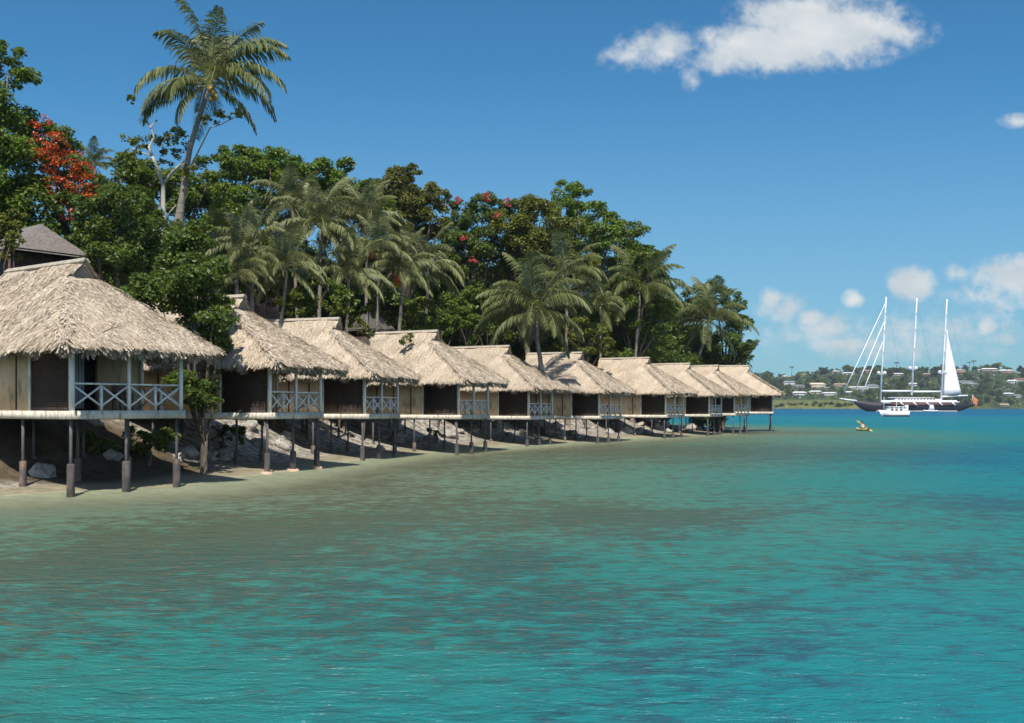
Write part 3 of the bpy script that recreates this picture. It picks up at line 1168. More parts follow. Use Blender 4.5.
BUNG = [(71, 33.5, 183, 411, None), (270, 44, 322, 412.8, None), (365, 55, 399, 414, None), (459, 63, 489, 415, None), (529, 75, 553, 416, None),
        (599.5, 83, 621.5, 416, None), (666, 95, 684, 415, None), (709.5, 104, 722, 414.3, None), (734.6, 112, 749, 413.4, None), (773, 118, None, 411.8, 77)]
BLAB = ['large thatched stilt bungalow at the near end of the row, beside the beach',
        'second thatched stilt bungalow from the near end, half behind the dark tree',
        'third thatched stilt bungalow from the near end of the row',
        'fourth thatched stilt bungalow from the near end, a green sprout on its roof',
        'fifth thatched stilt bungalow, palm fronds hanging over its roof end',
        'sixth thatched stilt bungalow from the near end, behind the drooping palm',
        'seventh thatched stilt bungalow, fourth from the seaward end of the row',
        'eighth thatched stilt bungalow, third from the seaward end of the row',
        'ninth thatched stilt bungalow, next to last at the seaward end',
        'last thatched stilt bungalow at the seaward tip, standing over open water']
proto = bungalow()
ptab = child_table(proto)
BPOS = []
for i, (px, Y, px1, dpy, th) in enumerate(BUNG):
    c = at(px, HY, Y)
    if th is None:
        best = None
        for k in range(300, 880):
            a = R(k / 10)
            q = ((c.x + BW * math.cos(a)) / (Y + BW * math.sin(a))) * F + 512
            if best is None or abs(q - px1) < best[0]:
                best = (abs(q - px1), k / 10)
        th = best[1]
    z = CAMZ - (dpy - HY) / F * Y - DZ
    b = proto if i == 0 else copy_tree(proto, None, ptab)
    b.location = (c.x, c.y, z)
    b.rotation_euler = (0, 0, R(th))
    tag(b, BLAB[i], 'bungalow', 'thatched bungalows on stilts along the shore')
    BPOS.append((c.x, c.y, z, R(th)))
    print('bungalow', i + 1, round(c.x, 1), Y, 'theta', th, 'z', round(z, 2))


for o_ in [o_ for o_ in bpy.data.objects if o_.name.split('.')[0] == 'roof' and o_.parent and o_.parent.name.startswith('stilt')]:
    o_.rotation_euler = (random.uniform(-.008, .008), random.uniform(-.006, .006), random.uniform(-.012, .012))
    o_.scale = (random.uniform(.99, 1.03), random.uniform(.99, 1.02), random.uniform(.985, 1.01))
for o_ in [o_ for o_ in proto.children_recursive if o_.name.startswith('footing')]:
    bpy.data.objects.remove(o_)


def loc_b(i, x, y, z):
    bx, by, bz, a = BPOS[i]
    return Vector((bx + x * math.cos(a) - y * math.sin(a), by + x * math.sin(a) + y * math.cos(a), bz + z))


# ------------------------------------------------------------------ trees (photo units for the lobes)
tree('broadleaf_tree', 'bright green tree with its crown cut by the picture edge beside the red flowers', 'tree',
     [(8, 72, 26), (-18, 100, 40), (8, 130, 28), (-5, 165, 44), (22, 175, 24), (8, 205, 30), (-30, 205, 45), (2, 52, 15)], 60, .26, L['bright'], 11, trunk_px=-12)
tree('flame_tree', 'flame tree covered in red blossom above the grey roof', 'tree',
     [(45, 140, 22), (62, 160, 24), (78, 185, 22), (50, 190, 22), (68, 205, 18), (40, 165, 25)], 63, .22, L['mid'], 12, trunk_px=88,
     flowers=(L['red'], [(44, 126, 11), (36, 140, 10), (56, 146, 14), (68, 156, 11), (46, 158, 12), (64, 172, 15), (80, 168, 11), (58, 190, 14), (76, 186, 13), (90, 182, 9), (72, 204, 12), (84, 200, 9), (66, 216, 8), (94, 200, 7), (50, 174, 10), (30, 150, 6)], .5))
tree('pale_barked_tree', 'bare pale barked tree with sparse tufts behind the tall palm', 'tree',
     [(130, 146, 11), (150, 143, 12), (178, 142, 13), (172, 158, 12), (136, 160, 10), (222, 118, 9), (236, 114, 6), (205, 120, 6), (131, 99, 4), (188, 172, 9)], 57, .2, L['olive'], 13, cover=1.0, trunk_px=165, bark='paletrunk',
     paths=[([(166, 260), (164, 225), (163, 205), (163, 185), (157, 166), (152, 156)], .24), ([(152, 156), (149, 147), (154, 137), (151, 126), (157, 120)], .12), ([(151, 128), (146, 120), (142, 112)], .08), ([(163, 185), (172, 172), (180, 165), (192, 164), (200, 168)], .14), ([(180, 165), (190, 155), (192, 148)], .08), ([(192, 164), (204, 140), (210, 128), (222, 124), (236, 116)], .07), ([(164, 225), (170, 212), (176, 205)], .07), ([(152, 156), (140, 152), (132, 148)], .06)])
tree('dense_dark_tree', 'dense dark tree filling the gap between the first two bungalows', 'tree',
     [(196, 300, 34), (176, 330, 34), (205, 345, 26), (212, 380, 20), (190, 390, 22), (160, 300, 36), (185, 265, 34), (205, 275, 22), (213, 318, 18), (214, 340, 18), (216, 300, 14), (205, 235, 18)], 42.8, .19, L['dark'], 14, dY=1.4, trunk_px=204, trunk_r=.14)
tree('dense_dark_tree', 'tall dark leafy tree rising behind the roof of the first bungalow', 'tree',
     [(120, 215, 34), (95, 220, 24), (150, 245, 42), (110, 250, 34), (172, 252, 24), (125, 200, 24), (145, 215, 18), (130, 275, 38), (190, 250, 24), (90, 250, 22)], 53, .2, L['dark'], 15, trunk_px=118)
tree('broadleaf_tree', 'leafy green tree behind the tall palm trunk and pale branches', 'tree',
     [(120, 178, 26), (100, 190, 20), (150, 182, 22), (185, 192, 28), (200, 215, 28), (160, 200, 26), (215, 170, 20)], 70, .25, L['mid'], 16)
tree('broadleaf_tree', 'broad sunlit green tree on the slope beside the tall palm', 'tree',
     [(232, 162, 20), (252, 172, 26), (278, 172, 24), (300, 185, 26), (222, 190, 24), (250, 205, 30), (290, 208, 28), (318, 180, 20), (270, 160, 14), (230, 215, 24)], 78, .26, L['bright'], 17)
tree('broadleaf_tree', 'green tree with a small separate round tuft rising on top', 'tree',
     [(344, 168, 11), (335, 180, 12), (330, 198, 24), (355, 205, 26), (318, 218, 24), (345, 228, 26), (375, 215, 22)], 86, .28, L['mid'], 18)
tree('broadleaf_tree', 'brownish green domed tree in the middle of the skyline', 'tree',
     [(388, 190, 22), (405, 180, 16), (412, 172, 9), (372, 195, 16), (420, 200, 20), (400, 212, 28), (435, 215, 22), (436, 196, 13), (380, 225, 26), (420, 235, 26)], 90, .26, L['brownish'], 19)
tree('flowering_tree', 'dark tree dotted with pink and red flowers along its top', 'tree',
     [(462, 210, 15), (485, 204, 13), (478, 222, 20), (455, 232, 20), (470, 250, 24), (460, 280, 26), (445, 262, 22), (500, 210, 13), (475, 300, 22), (450, 310, 22)], 95, .26, L['dark'], 20,
     flowers=(L['pink'], [(486, 198, 6), (458, 201, 5), (463, 240, 5), (472, 262, 5), (497, 216, 4), (508, 203, 5), (443, 205, 5)], .7))
tree('spreading_tree', 'wide olive green tree with a rounded crown behind the front palms', 'tree',
     [(510, 235, 28), (540, 222, 28), (495, 258, 24), (530, 255, 32), (560, 245, 28), (575, 268, 28), (505, 285, 26), (545, 285, 30), (485, 240, 16), (525, 212, 16)], 98, .26, L['olive'], 21)
tree('tall_tree', 'tall green tree forming the highest point over the far bungalows', 'tree',
     [(565, 194, 14), (578, 196, 13), (560, 210, 16), (585, 215, 18), (598, 208, 9), (605, 232, 20), (580, 240, 22), (612, 220, 9)], 106, .28, L['bright'], 22)
tree('broadleaf_tree', 'ragged green tree sloping down towards the sea behind the palms', 'tree',
     [(625, 230, 15), (638, 245, 18), (615, 255, 24), (650, 262, 16), (635, 275, 26), (660, 285, 14), (600, 275, 22), (618, 300, 26), (655, 305, 20), (640, 325, 24), (668, 310, 12)], 110, .28, L['mid'], 23)
tree('dense_dark_tree', 'dark tree with overhanging clumps at the seaward end of the trees', 'tree',
     [(695, 295, 13), (715, 290, 13), (728, 298, 13), (738, 305, 9), (744, 322, 9), (735, 325, 15), (750, 350, 8), (742, 350, 10), (722, 345, 20), (700, 340, 20), (680, 335, 18), (690, 315, 15), (738, 345, 12), (752, 344, 6)], 129, .25, L['dark'], 24, dY=3, trunk_px=722)
# smaller bushes
def bush(label, lobes, Y, leaf, mat, seed, **kw):
    return tree('bush', label, 'bush', lobes, Y, leaf, mat, seed, dY=.8, trunk_r=.07, **kw)
bush('yellow green bush behind the ridge of the second and third bungalows', [(285, 300, 9), (300, 297, 12), (318, 304, 10), (335, 306, 7), (298, 308, 11)], 60, .2, L['yellow'], 31)
bush('small yellow green bush at the ridge end of the third bungalow', [(355, 322, 7), (363, 328, 7), (368, 334, 6)], 66, .18, L['yellow'], 32)
for k_, (lb_, lo_, yy_) in enumerate((('leafy bush hiding the palm feet behind the second ridge', [(262, 292, 10), (275, 288, 10), (268, 300, 9)], 62),
                                      ('leafy bush between the palm trunks behind the third ridge', [(340, 296, 12), (328, 288, 10), (350, 304, 10), (336, 310, 9)], 64),
                                      ('broad bush below the palm with red fruit', [(372, 312, 10), (386, 318, 10), (410, 314, 12), (424, 306, 10)], 75),
                                      ('dark broad bush above the fifth ridge', [(455, 310, 14), (470, 322, 12), (485, 330, 10)], 86))):
    bush(lb_, lo_, yy_, .2, L['mid' if k_ % 2 else 'olive'], 160 + k_)
bush('dry olive bush overhanging the eaves of the grey roofed house', [(8, 226, 13), (2, 244, 12), (14, 240, 9), (-8, 232, 14), (18, 218, 9), (10, 256, 9), (-4, 258, 10)], 47.5, .18, L['olive'], 131)
bush('dark green low bush above the fourth roof', [(420, 325, 12), (440, 322, 14), (455, 325, 12)], 76, .22, L['mid'], 33)
bush('olive scrubby bush between the palm and the sixth roof', [(575, 330, 16), (595, 335, 14), (585, 348, 14), (605, 345, 10), (565, 345, 10)], 96, .26, L['olive'], 34, cover=1.3)
bush('light green bush standing below the slanting palm trunk', [(640, 345, 14), (622, 348, 10), (655, 350, 10)], 112, .3, L['olive'], 35)
bush('bright green bush on the slope behind the pink flowering tree', [(480, 300, 18), (495, 312, 16), (470, 315, 16), (505, 325, 12)], 90, .3, L['mid'], 36)
bush('leafy shrub in the gap at the veranda end of the first bungalow', [(192, 392, 12), (205, 400, 12), (199, 410, 8), (214, 404, 8)], 42.3, .16, L['dark'], 37)
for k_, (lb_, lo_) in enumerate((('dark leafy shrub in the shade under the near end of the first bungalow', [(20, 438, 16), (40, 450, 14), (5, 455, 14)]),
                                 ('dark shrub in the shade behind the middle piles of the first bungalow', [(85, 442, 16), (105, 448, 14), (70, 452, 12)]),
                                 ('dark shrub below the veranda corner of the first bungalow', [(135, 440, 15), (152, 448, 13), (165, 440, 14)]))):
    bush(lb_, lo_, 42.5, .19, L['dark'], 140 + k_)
bush('dark shrub on the bank under the second bungalow', [(222, 432, 10), (236, 436, 10), (214, 444, 9)], 50, .18, L['dark'], 38)
bush('small green bush on the pale bank under the fourth bungalow', [(430, 432, 4), (437, 434, 4), (442, 436, 3)], 71, .15, L['bright'], 39)
# backing wood: trees standing deeper in the slope, each its own
BACK = [(215, 245, 78), (262, 250, 88), (312, 262, 90), (352, 272, 92), (395, 275, 95), (428, 290, 96), (240, 285, 76), (285, 285, 82), (335, 300, 86), (385, 308, 90),
        (520, 320, 104), (560, 310, 108), (600, 320, 112), (655, 330, 122), (700, 352, 132), (30, 235, 62), (75, 225, 62), (-30, 240, 66), (480, 335, 100), (465, 285, 125), (440, 265, 120), (500, 300, 130), (540, 300, 135), (600, 300, 140), (650, 315, 145), (470, 320, 112), (410, 290, 112)]
rr_ = random.Random(4)
tm = MB().tube([(0, 0, -1.5), (.1, 0, .5), (.05, .05, 3.5)], [.3, .24, .12], 7)
tmesh = mesh_np('trunk', tm.v, tm.q, tm.t, mats=M['trunk'], smooth=True)
for k, (px, py, Y) in enumerate(BACK):
    p = at(px, py, Y)
    g = ground_h(p.x, p.y)
    t = empty('understorey_tree', (p.x, p.y, g), rr_.uniform(0, 6.28))
    tag(t, 'dark leafy tree filling the shade between the palms and taller trees', 'tree', 'shaded trees between the palms')
    s = max(1.0, (p.z - g + 2.0) / 6.0)
    lob = []
    for q in range(8):
        a = q * 2.4
        d = 2.0 * math.sqrt(q / 8 + .05) * s
        lob.append(((d * math.cos(a), d * math.sin(a), rr_.uniform(1.2, 5.0) * s), rr_.uniform(1.2, 1.9) * s))
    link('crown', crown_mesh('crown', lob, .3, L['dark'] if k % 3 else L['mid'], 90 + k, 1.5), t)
    q = link('trunk', tmesh, t)
    q.scale = (s, s, s)

# ------------------------------------------------------------------ palms
palm('tall coconut palm leaning above all the other trees', 208, 84, 80, 56, (178, 224), 1, 'palm', 22, (.2, .11), bend=.2, cuts=(.24, .42, .66, .86), fruit=('coconut', 9, .16))
palm('small palm top against the sky beside the flame tree', 94, 166, 24, 72, (93, None), 2, 'palm', 16, (.15, .1))
palm('palm with grey drooping fronds above the second roof', 250, 250, 46, 58.5, (256, None), 3, 'palmgrey', 20, (.16, .11))
palm('grey green palm with a thin pale trunk between two others', 286, 268, 46, 59, (272, None), 4, 'palmgrey', 20, (.12, .09))
palm('palm with long drooping fronds under the rounded green tree', 320, 226, 50, 67, (320, None), 5, 'palmgrey', 20, (.16, .11))
palm('palm rising between the grey palms with its crown against the green trees', 292, 208, 44, 74, (302, None), 23, 'palmgrey', 20, (.15, .1))
palm('palm with fronds spreading under the brownish domed tree', 366, 222, 46, 80, (368, None), 24, 'palmgrey', 20, (.15, .1))
palm('palm leaning its fronds over the third ridge', 348, 276, 46, 67, (345, None), 6, 'palmgrey', 20, (.15, .1))
palm('palm with red fruit bunches and a pale slanting trunk', 402, 272, 42, 72, (396, None), 7, 'palmgrey', 19, (.15, .11), fruit=('fruit_bunch', 2, .26))
palm('palm with red fruit standing close beside the grey hut', 377, 252, 44, 72, (379, None), 8, 'palmgrey', 18, (.13, .1), fruit=('fruit_bunch', 2, .24))
palm('shaded palm below the brownish domed tree', 428, 264, 44, 80, (423, None), 9, 'palmgrey', 18, (.14, .1))
palm('young palm with upright yellow green fronds behind the dark tree', 213, 232, 26, 60, (213, None), 10, 'palmyellow', 9, (.12, .1), cuts=(.5, .8, 1, 1))
palm('bushy palm whose fronds hang over the fifth roof', 535, 312, 60, 80, (541, 372), 11, 'palm', 24, (.2, .14), cuts=(.14, .32, .58, .8))
palm('palm standing behind the bushy palm, fronds upright', 566, 276, 44, 95, (568, None), 12, 'palm', 18, (.18, .12))
palm('palm with a pale crown in front of the ragged green tree', 640, 292, 50, 108, (632, None), 13, 'palm', 22, (.18, .12))
palm('palm on a long slanting trunk at the seaward end', 709, 322, 44, 122, (664, None), 14, 'palm', 23, (.24, .17), bend=-.28)
palm('low palm with fronds filling the gap beside the second ridge', 236, 278, 38, 57.5, (232, None), 25, 'palmgrey', 18, (.13, .1))
palm('small palm half hidden between the front palms', 600, 306, 34, 102, (602, None), 15, 'palm', 16, (.15, .1))

# ------------------------------------------------------------------ undergrowth on the bank
rng = np.random.default_rng(77)
ux, uy = rng.uniform(-75, 26, 16000), rng.uniform(28, 150, 16000)
uz, ud = ground_z(ux, uy)
keep = (ud > 10.5) & (ud < 45)
ux, uy, uz = ux[keep], uy[keep], uz[keep]
P_, N_, S_ = [], [], []
for x, y, z in zip(ux, uy, uz):
    m = 14
    u = rng.normal(size=(m, 3))
    u[:, 2] = abs(u[:, 2])
    u /= np.linalg.norm(u, axis=1, keepdims=True)
    P_.append(np.array((x, y, z - .1)) + u * rng.uniform(.3, .9, (m, 1)) * np.array((.8, .8, 1.1)))
    N_.append(u + np.array((0, 0, .6)))
    S_.append(np.clip(rng.normal(size=m) * .2 + .45, 0, 1))
V_, Q_ = leaves(rng, np.concatenate(P_), np.concatenate(N_), .38)
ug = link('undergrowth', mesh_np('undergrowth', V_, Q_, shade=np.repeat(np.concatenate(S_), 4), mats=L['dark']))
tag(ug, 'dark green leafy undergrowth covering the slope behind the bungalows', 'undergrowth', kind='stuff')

# ------------------------------------------------------------------ rocks on the bank
def rock_mesh(seed):
    r = np.random.default_rng(seed)
    mb = MB().ball((0, 0, 0), 1.0, 14, 9)
    V = np.array(mb.v)
    a, b, c = r.normal(size=(3, 3)) * 1.6
    k = 1 + .22 * np.sin(V @ a * 1.3 + 1) + .16 * np.sin(V @ b * 2.1) + .1 * np.sin(V @ c * 4)
    for q in range(7):
        dd = r.normal(size=3)
        dd /= np.linalg.norm(dd)
        h = V @ dd
        k = np.where(h > .72, k * (.74 / np.maximum(h, .1)), k)
    V = V * k[:, None] * np.array((1.15, .9, .7))
    return mesh_np('boulder', V, mb.q, mats=M['rock'])


RM = [rock_mesh(60 + i) for i in range(5)]
rr_ = random.Random(21)
n_r = 0
ROCKS = []
for i, (bx, by, bz, th) in enumerate(BPOS[:9]):
    for k in range(3 if i == 0 else 9 if i < 7 else 6):
        ROCKS.append((loc_b(i, rr_.uniform(-3.5, 7.5), rr_.uniform(4.2, 8.0), 0), rr_.uniform(.2, .6) * (1.0 if i < 4 else 1.35)))
for p, s in ROCKS:
    z, d = ground_z(np.array([p.x]), np.array([p.y]))
    if d[0] < .6:
        continue
    o = link('boulder', RM[rr_.randrange(5)], None, (p.x, p.y, float(z[0]) + s * .22))
    o.scale = (s, s, s)
    o.rotation_euler = (rr_.uniform(-.3, .3), rr_.uniform(-.3, .3), rr_.uniform(0, 6.28))
    tag(o, 'pale coral boulder on the bank under the stilt bungalows', 'boulder', 'coral boulders on the bank')

# ------------------------------------------------------------------ buildings behind
def gabled(name, label, cat, c, w, d, h, rise, rz, wallm, roofm, over=.6, group=None):
    root = empty(name, c, rz)
    tag(root, label, cat, group)
    MB().box((0, 0, h / 2 - 1.0), (w, d, h + 2.0)).build('wall', wallm, root)
    mb = MB()
    W2, D2 = w / 2 + over, d / 2 + over
    z0 = h - .1
    for off in (0, -.12):
        a, b = Vector((-W2, -D2, z0 + off)), Vector((W2, -D2, z0 + off))
        e, f = Vector((-W2, D2, z0 + off)), Vector((W2, D2, z0 + off))
        r0, r1 = Vector((-W2 * .45, 0, z0 + rise + off)), Vector((W2 * .45, 0, z0 + rise + off))
        mb.poly([a, b, r1, r0]).poly([f, e, r0, r1]).poly([b, f, r1]).poly([e, a, r0])
    mb.build('roof', roofm, root)
    return root


p = at(38, 254, 51)
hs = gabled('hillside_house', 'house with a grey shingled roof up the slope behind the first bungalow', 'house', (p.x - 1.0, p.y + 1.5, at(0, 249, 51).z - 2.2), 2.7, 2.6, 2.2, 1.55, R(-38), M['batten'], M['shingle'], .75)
for (x, y) in ((-1.9, -2.1), (0, -2.1), (1.9, -2.1), (2.2, 1.8)):
    MB().box((x, y, 1.0), (.1, .1, 2.2)).build('post', M['timber'], hs)
p = at(262, 302, 64)
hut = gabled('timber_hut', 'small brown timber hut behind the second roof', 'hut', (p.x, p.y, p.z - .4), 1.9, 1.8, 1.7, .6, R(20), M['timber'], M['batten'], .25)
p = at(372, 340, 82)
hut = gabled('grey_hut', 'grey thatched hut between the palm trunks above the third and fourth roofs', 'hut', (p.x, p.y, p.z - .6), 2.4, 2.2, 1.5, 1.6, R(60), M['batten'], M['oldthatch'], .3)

# ------------------------------------------------------------------ small things on the near roofs
tw = MB()
tw.tube([(0, 0, 0), (.25, .02, .12), (.55, .05, .2)], [.02, .016, .008], 5)
tw.tube([(.25, .02, .12), (.4, .0, .28), (.42, .02, .36)], [.014, .01, .006], 5).tube([(.4, .03, .16), (.62, .08, .12)], [.012, .006], 5)
p0 = loc_b(0, .55, -1.0, EZ + .36)
o = tw.build('twig', M['trunk'], None, p0)
tag(o, 'bare fallen twig lying on the thatch of the first bungalow', 'twig')
sp = empty('roof_sprout', loc_b(3, 0.55, 4.2, EZ + 2.05))
tag(sp, 'small green plant sprouting from the thatch of the fourth bungalow', 'plant')
MB().tube([(0, 0, -.1), (.05, 0, .5)], [.03, .015], 5).build('stem', M['trunk'], sp)
link('leaf', crown_mesh('leaf', [((0, 0, .5), .35), ((.25, 0, .8), .28), ((-.2, 0, .35), .25)], .16, L['yellow'], 3, 1.2), sp)
# wooden chair on the first veranda
ch = empty('veranda_chair', loc_b(0, 2.9, 1.5, DZ), BPOS[0][3])
tag(ch, 'reddish wooden armchair on the veranda of the first bungalow', 'chair')
MB().box((0, 0, .42), (.55, .52, .05)).build('seat', M['timber'], ch)
MB().box((0, .27, .72), (.55, .05, .55)).build('backrest', M['timber'], ch)
for x in (-.25, .25):
    for y in (-.23, .23):
        MB().box((x, y, .2), (.05, .05, .39)).build('leg', M['timber'], ch)
    MB().box((x, 0, .64), (.06, .5, .04)).box((x, -.23, .53), (.05, .05, .18)).build('armrest', M['timber'], ch)

# ------------------------------------------------------------------ far houses and trees
HW = {'white': mat_noise('house_white', (.6, .6, .58), (.75, .74, .72), .3), 'cream': mat_noise('house_cream', (.55, .48, .36), (.66, .58, .44), .3),
      'pink': mat_noise('house_pink', (.45, .3, .25), (.55, .38, .31), .3), 'grey': mat_noise('house_grey', (.2, .22, .25), (.3, .32, .35), .3),
      'red': mat_noise('roof_red', (.35, .13, .1), (.45, .2, .16), .3), 'tan': mat_noise('roof_tan', (.4, .3, .2), (.5, .4, .28), .3),
      'dark': mat_noise('dark_windows', (.03, .035, .04), (.06, .065, .07), .5)}
HOUSES = [(782, 372, 9, 2.2, 'white', 'cream', 1), (784, 375.5, 14, 1.6, 'tan', 'white', 1), (802, 373, 8, 2.2, 'tan', 'pink', 1), (819, 374, 15, 2.4, 'grey', 'white', 1),
          (836, 373, 6, 1.8, 'white', 'grey', 1), (848, 375, 12, 2, 'white', 'white', 1), (789, 385.5, 11, 3.4, 'grey', 'white', 2), (799, 387.5, 8, 2, 'grey', 'cream', 1),
          (817, 388, 16, 4, 'cream', 'cream', 2), (840, 386.5, 13, 2.4, 'tan', 'cream', 1), (799, 395.5, 13, 3, 'white', 'white', 1), (815, 394, 11, 2.6, 'white', 'cream', 1),
          (829, 395.5, 14, 2.6, 'white', 'white', 1), (827, 390, 6, 2, 'grey', 'grey', 1), (858, 389.5, 20, 2.4, 'white', 'white', 1), (850, 394.5, 10, 2.4, 'white', 'grey', 1),
          (872, 388, 12, 2.6, 'grey', 'white', 1), (868, 372.5, 10, 2, 'tan', 'pink', 1), (897, 376, 12, 2.2, 'white', 'cream', 1), (928, 376, 10, 2, 'pink', 'pink', 1),
          (960, 373, 9, 2.8, 'tan', 'pink', 2), (979, 371.5, 6, 1.8, 'white', 'white', 1), (989, 371.5, 15, 2.6, 'white', 'pink', 1), (1006, 373, 13, 2.6, 'white', 'pink', 1),
          (966, 383.5, 13, 2.2, 'grey', 'white', 1), (973, 386, 8, 2, 'grey', 'cream', 1), (1012, 383.5, 9, 2.8, 'white', 'white', 1), (1020, 381.5, 11, 2.2, 'red', 'white', 1),
          (1008, 396, 9, 2.4, 'white', 'grey', 1), (1017, 397.5, 7, 2.2, 'grey', 'white', 1), (1004, 406.5, 9, 1.8, 'tan', 'cream', 1), (913, 386, 9, 2.4, 'white', 'white', 1)]
for i, (px, py, w, h, rc, wc, st) in enumerate(HOUSES):
    p = far_hit(px, py)
    k = p.y / F
    ww, hh = w * k, h * k
    roofnames = {'grey': 'grey', 'white': 'white', 'tan': 'tan', 'red': 'red', 'pink': 'pink', 'cream': 'cream'}
    where = 'near the hill crest' if py < 378 else 'halfway up the far hill' if py < 392 else 'low on the far hill'
    side = 'before the yacht bow' if px < 850 else 'behind the yacht masts' if px < 955 else 'beyond the yacht stern'
    hr = empty('far_house', (p.x, p.y, p.z), R(((i * 37) % 30) - 15))
    size = 'two storey' if st == 2 else 'small' if w < 9.5 else 'long' if w > 13 else 'low'
    tag(hr, f'{size} house, {rc} roof, {wc} walls, {where}, {side}', 'house', 'houses on the far hillside')
    D = min(ww * .7, 9)
    MB().box((0, 0, hh * .3), (ww * .92, D, hh * 1.2)).build('wall', HW[wc], hr)
    for s_ in range(st):
        zc = hh * (.55 if st == 1 else (.25 + .45 * s_))
        nwin = max(2, int(ww / 3.2))
        mb = MB()
        for j in range(nwin):
            mb.box(((j + .5) / nwin * ww * .86 - ww * .43, -D / 2 - .02, zc), (ww / nwin * .5, .1, hh * (.36 if st == 1 else .2)))
        mb.build('window', HW['dark'], hr)
    mb = MB()
    W2, D2, z0, z1 = ww * .54, D / 2 + .8, hh * .86, hh * .86 + max(1.2, hh * .42)
    mb.poly([(-W2, -D2, z0), (W2, -D2, z0), (W2 * .7, 0, z1), (-W2 * .7, 0, z1)]).poly([(W2, D2, z0), (-W2, D2, z0), (-W2 * .7, 0, z1), (W2 * .7, 0, z1)])
    mb.poly([(W2, -D2, z0), (W2, D2, z0), (W2 * .7, 0, z1)]).poly([(-W2, D2, z0), (-W2, -D2, z0), (-W2 * .7, 0, z1)])
    mb.poly([(-W2, -D2, z0 - .15), (W2, -D2, z0 - .15), (W2, D2, z0 - .15), (-W2, D2, z0 - .15)])
    mb.build('roof', HW[rc], hr)

fm = []
for k in range(5):
    rk = random.Random(300 + k)
    lob = [((rk.uniform(-2.6, 2.6), rk.uniform(-2.6, 2.6), rk.uniform(2.5, 6.5)), rk.uniform(1.6, 2.7)) for q in range(6)]
    fm.append(crown_mesh('far_tree', lob, 1.15, L['far'] if k % 2 else L['mid'], 400 + k, 1.5))
fpm = []
for k in range(2):
    mb = MB().tube([(0, 0, -1), (.3, 0, 6), (.2, 0, 11)], [.3, .22, .18], 5)
    rk = random.Random(k)
    sh = []
    for q in range(13):
        a, e = q * 2.4, rk.uniform(-.3, .9)
        d = Vector((math.cos(a), math.sin(a), 0))
        s_ = Vector((-d.y, d.x, 0)) * .5
        o_ = Vector((.2, 0, 11))
        m_ = o_ + d * 1.8 + Vector((0, 0, 1.6 * e))
        t_ = o_ + d * 3.3 + Vector((0, 0, 1.6 * e - 1.3))
        mb.poly([o_ - s_ * .4, o_ + s_ * .4, m_ + s_, m_ - s_]).poly([m_ - s_, m_ + s_, t_])
    fpm.append(mesh_np('far_palm', mb.v, mb.q, mb.t, shade=[.35] * len(mb.v), mats=L['far']))
rk = random.Random(55)
cells = []
tries = 0
while len(cells) < 285 and tries < 9000:
    tries += 1
    px, t = rk.uniform(738, 1045), rk.random()
    py = 369 + 37 * t if rk.random() < .72 else rk.uniform(366, 374)
    if 775 < px < 853 and py > 396.5:
        continue
    if any(abs(px - h[0]) < h[2] * .5 + 1.5 and -1.5 < py - h[1] < 6.5 for h in HOUSES):
        continue
    p = far_hit(px, py)
    if any((p.x - c.x) ** 2 + (p.y - c.y) ** 2 < 30 for c in cells):
        continue
    cells.append(p)
for i, p in enumerate(cells):
    ispalm = (i % 14 == 0)
    o = link('far_palm' if ispalm else 'far_tree', (fpm if ispalm else fm)[i % (2 if ispalm else 5)], None, (p.x, p.y, p.z - .6))
    s = rk.uniform(.75, 1.35) * (1.0 if p.z < 40 else 1.15)
    o.scale = (s * rk.uniform(.9, 1.25), s * rk.uniform(.9, 1.25), s)
    o.rotation_euler = (0, 0, rk.uniform(0, 6.28))
    if ispalm:
        tag(o, 'thin distant palm on the far hillside', 'palm tree', 'distant palms on the far hill')
    else:
        tag(o, 'rounded distant tree among the houses of the far hillside', 'tree', 'distant trees on the far hill')
for i in range(16):
    p = far_hit(777 + i * 4.9 + rk.uniform(-1, 1), rk.uniform(404.5, 407.2))
    o = link('far_bush', fm[i % 5], None, (p.x, p.y, p.z - .4))
    k = rk.uniform(.32, .6)
    o.scale = (k * 1.5, k * 1.3, k)
    tag(o, 'low bush at the water edge below the distant grassy bank', 'bush', 'bushes along the far shore')
# scrub between the far trees
sx, sy = rng.uniform(220, 760, 9000), rng.uniform(1080, 1400, 9000)
sz = far_z(sx, sy)
kp = (sz > 1.0) & ~((sx > 285) & (sx < 372) & (sz < 10))
V_, Q_ = leaves(rng, np.stack([sx, sy, sz + rng.uniform(.2, 2.2, len(sx))], -1)[kp], rng.normal(size=(kp.sum(), 3)) * .5 + np.array((0, -.4, .8)), 3.2, .8)
o = link('far_scrub', mesh_np('far_scrub', V_, Q_, shade=np.repeat(rng.uniform(.1, .9, kp.sum()), 4), mats=L['far']))
tag(o, 'low green scrub covering the far hillside between trees', 'scrub', kind='stuff')

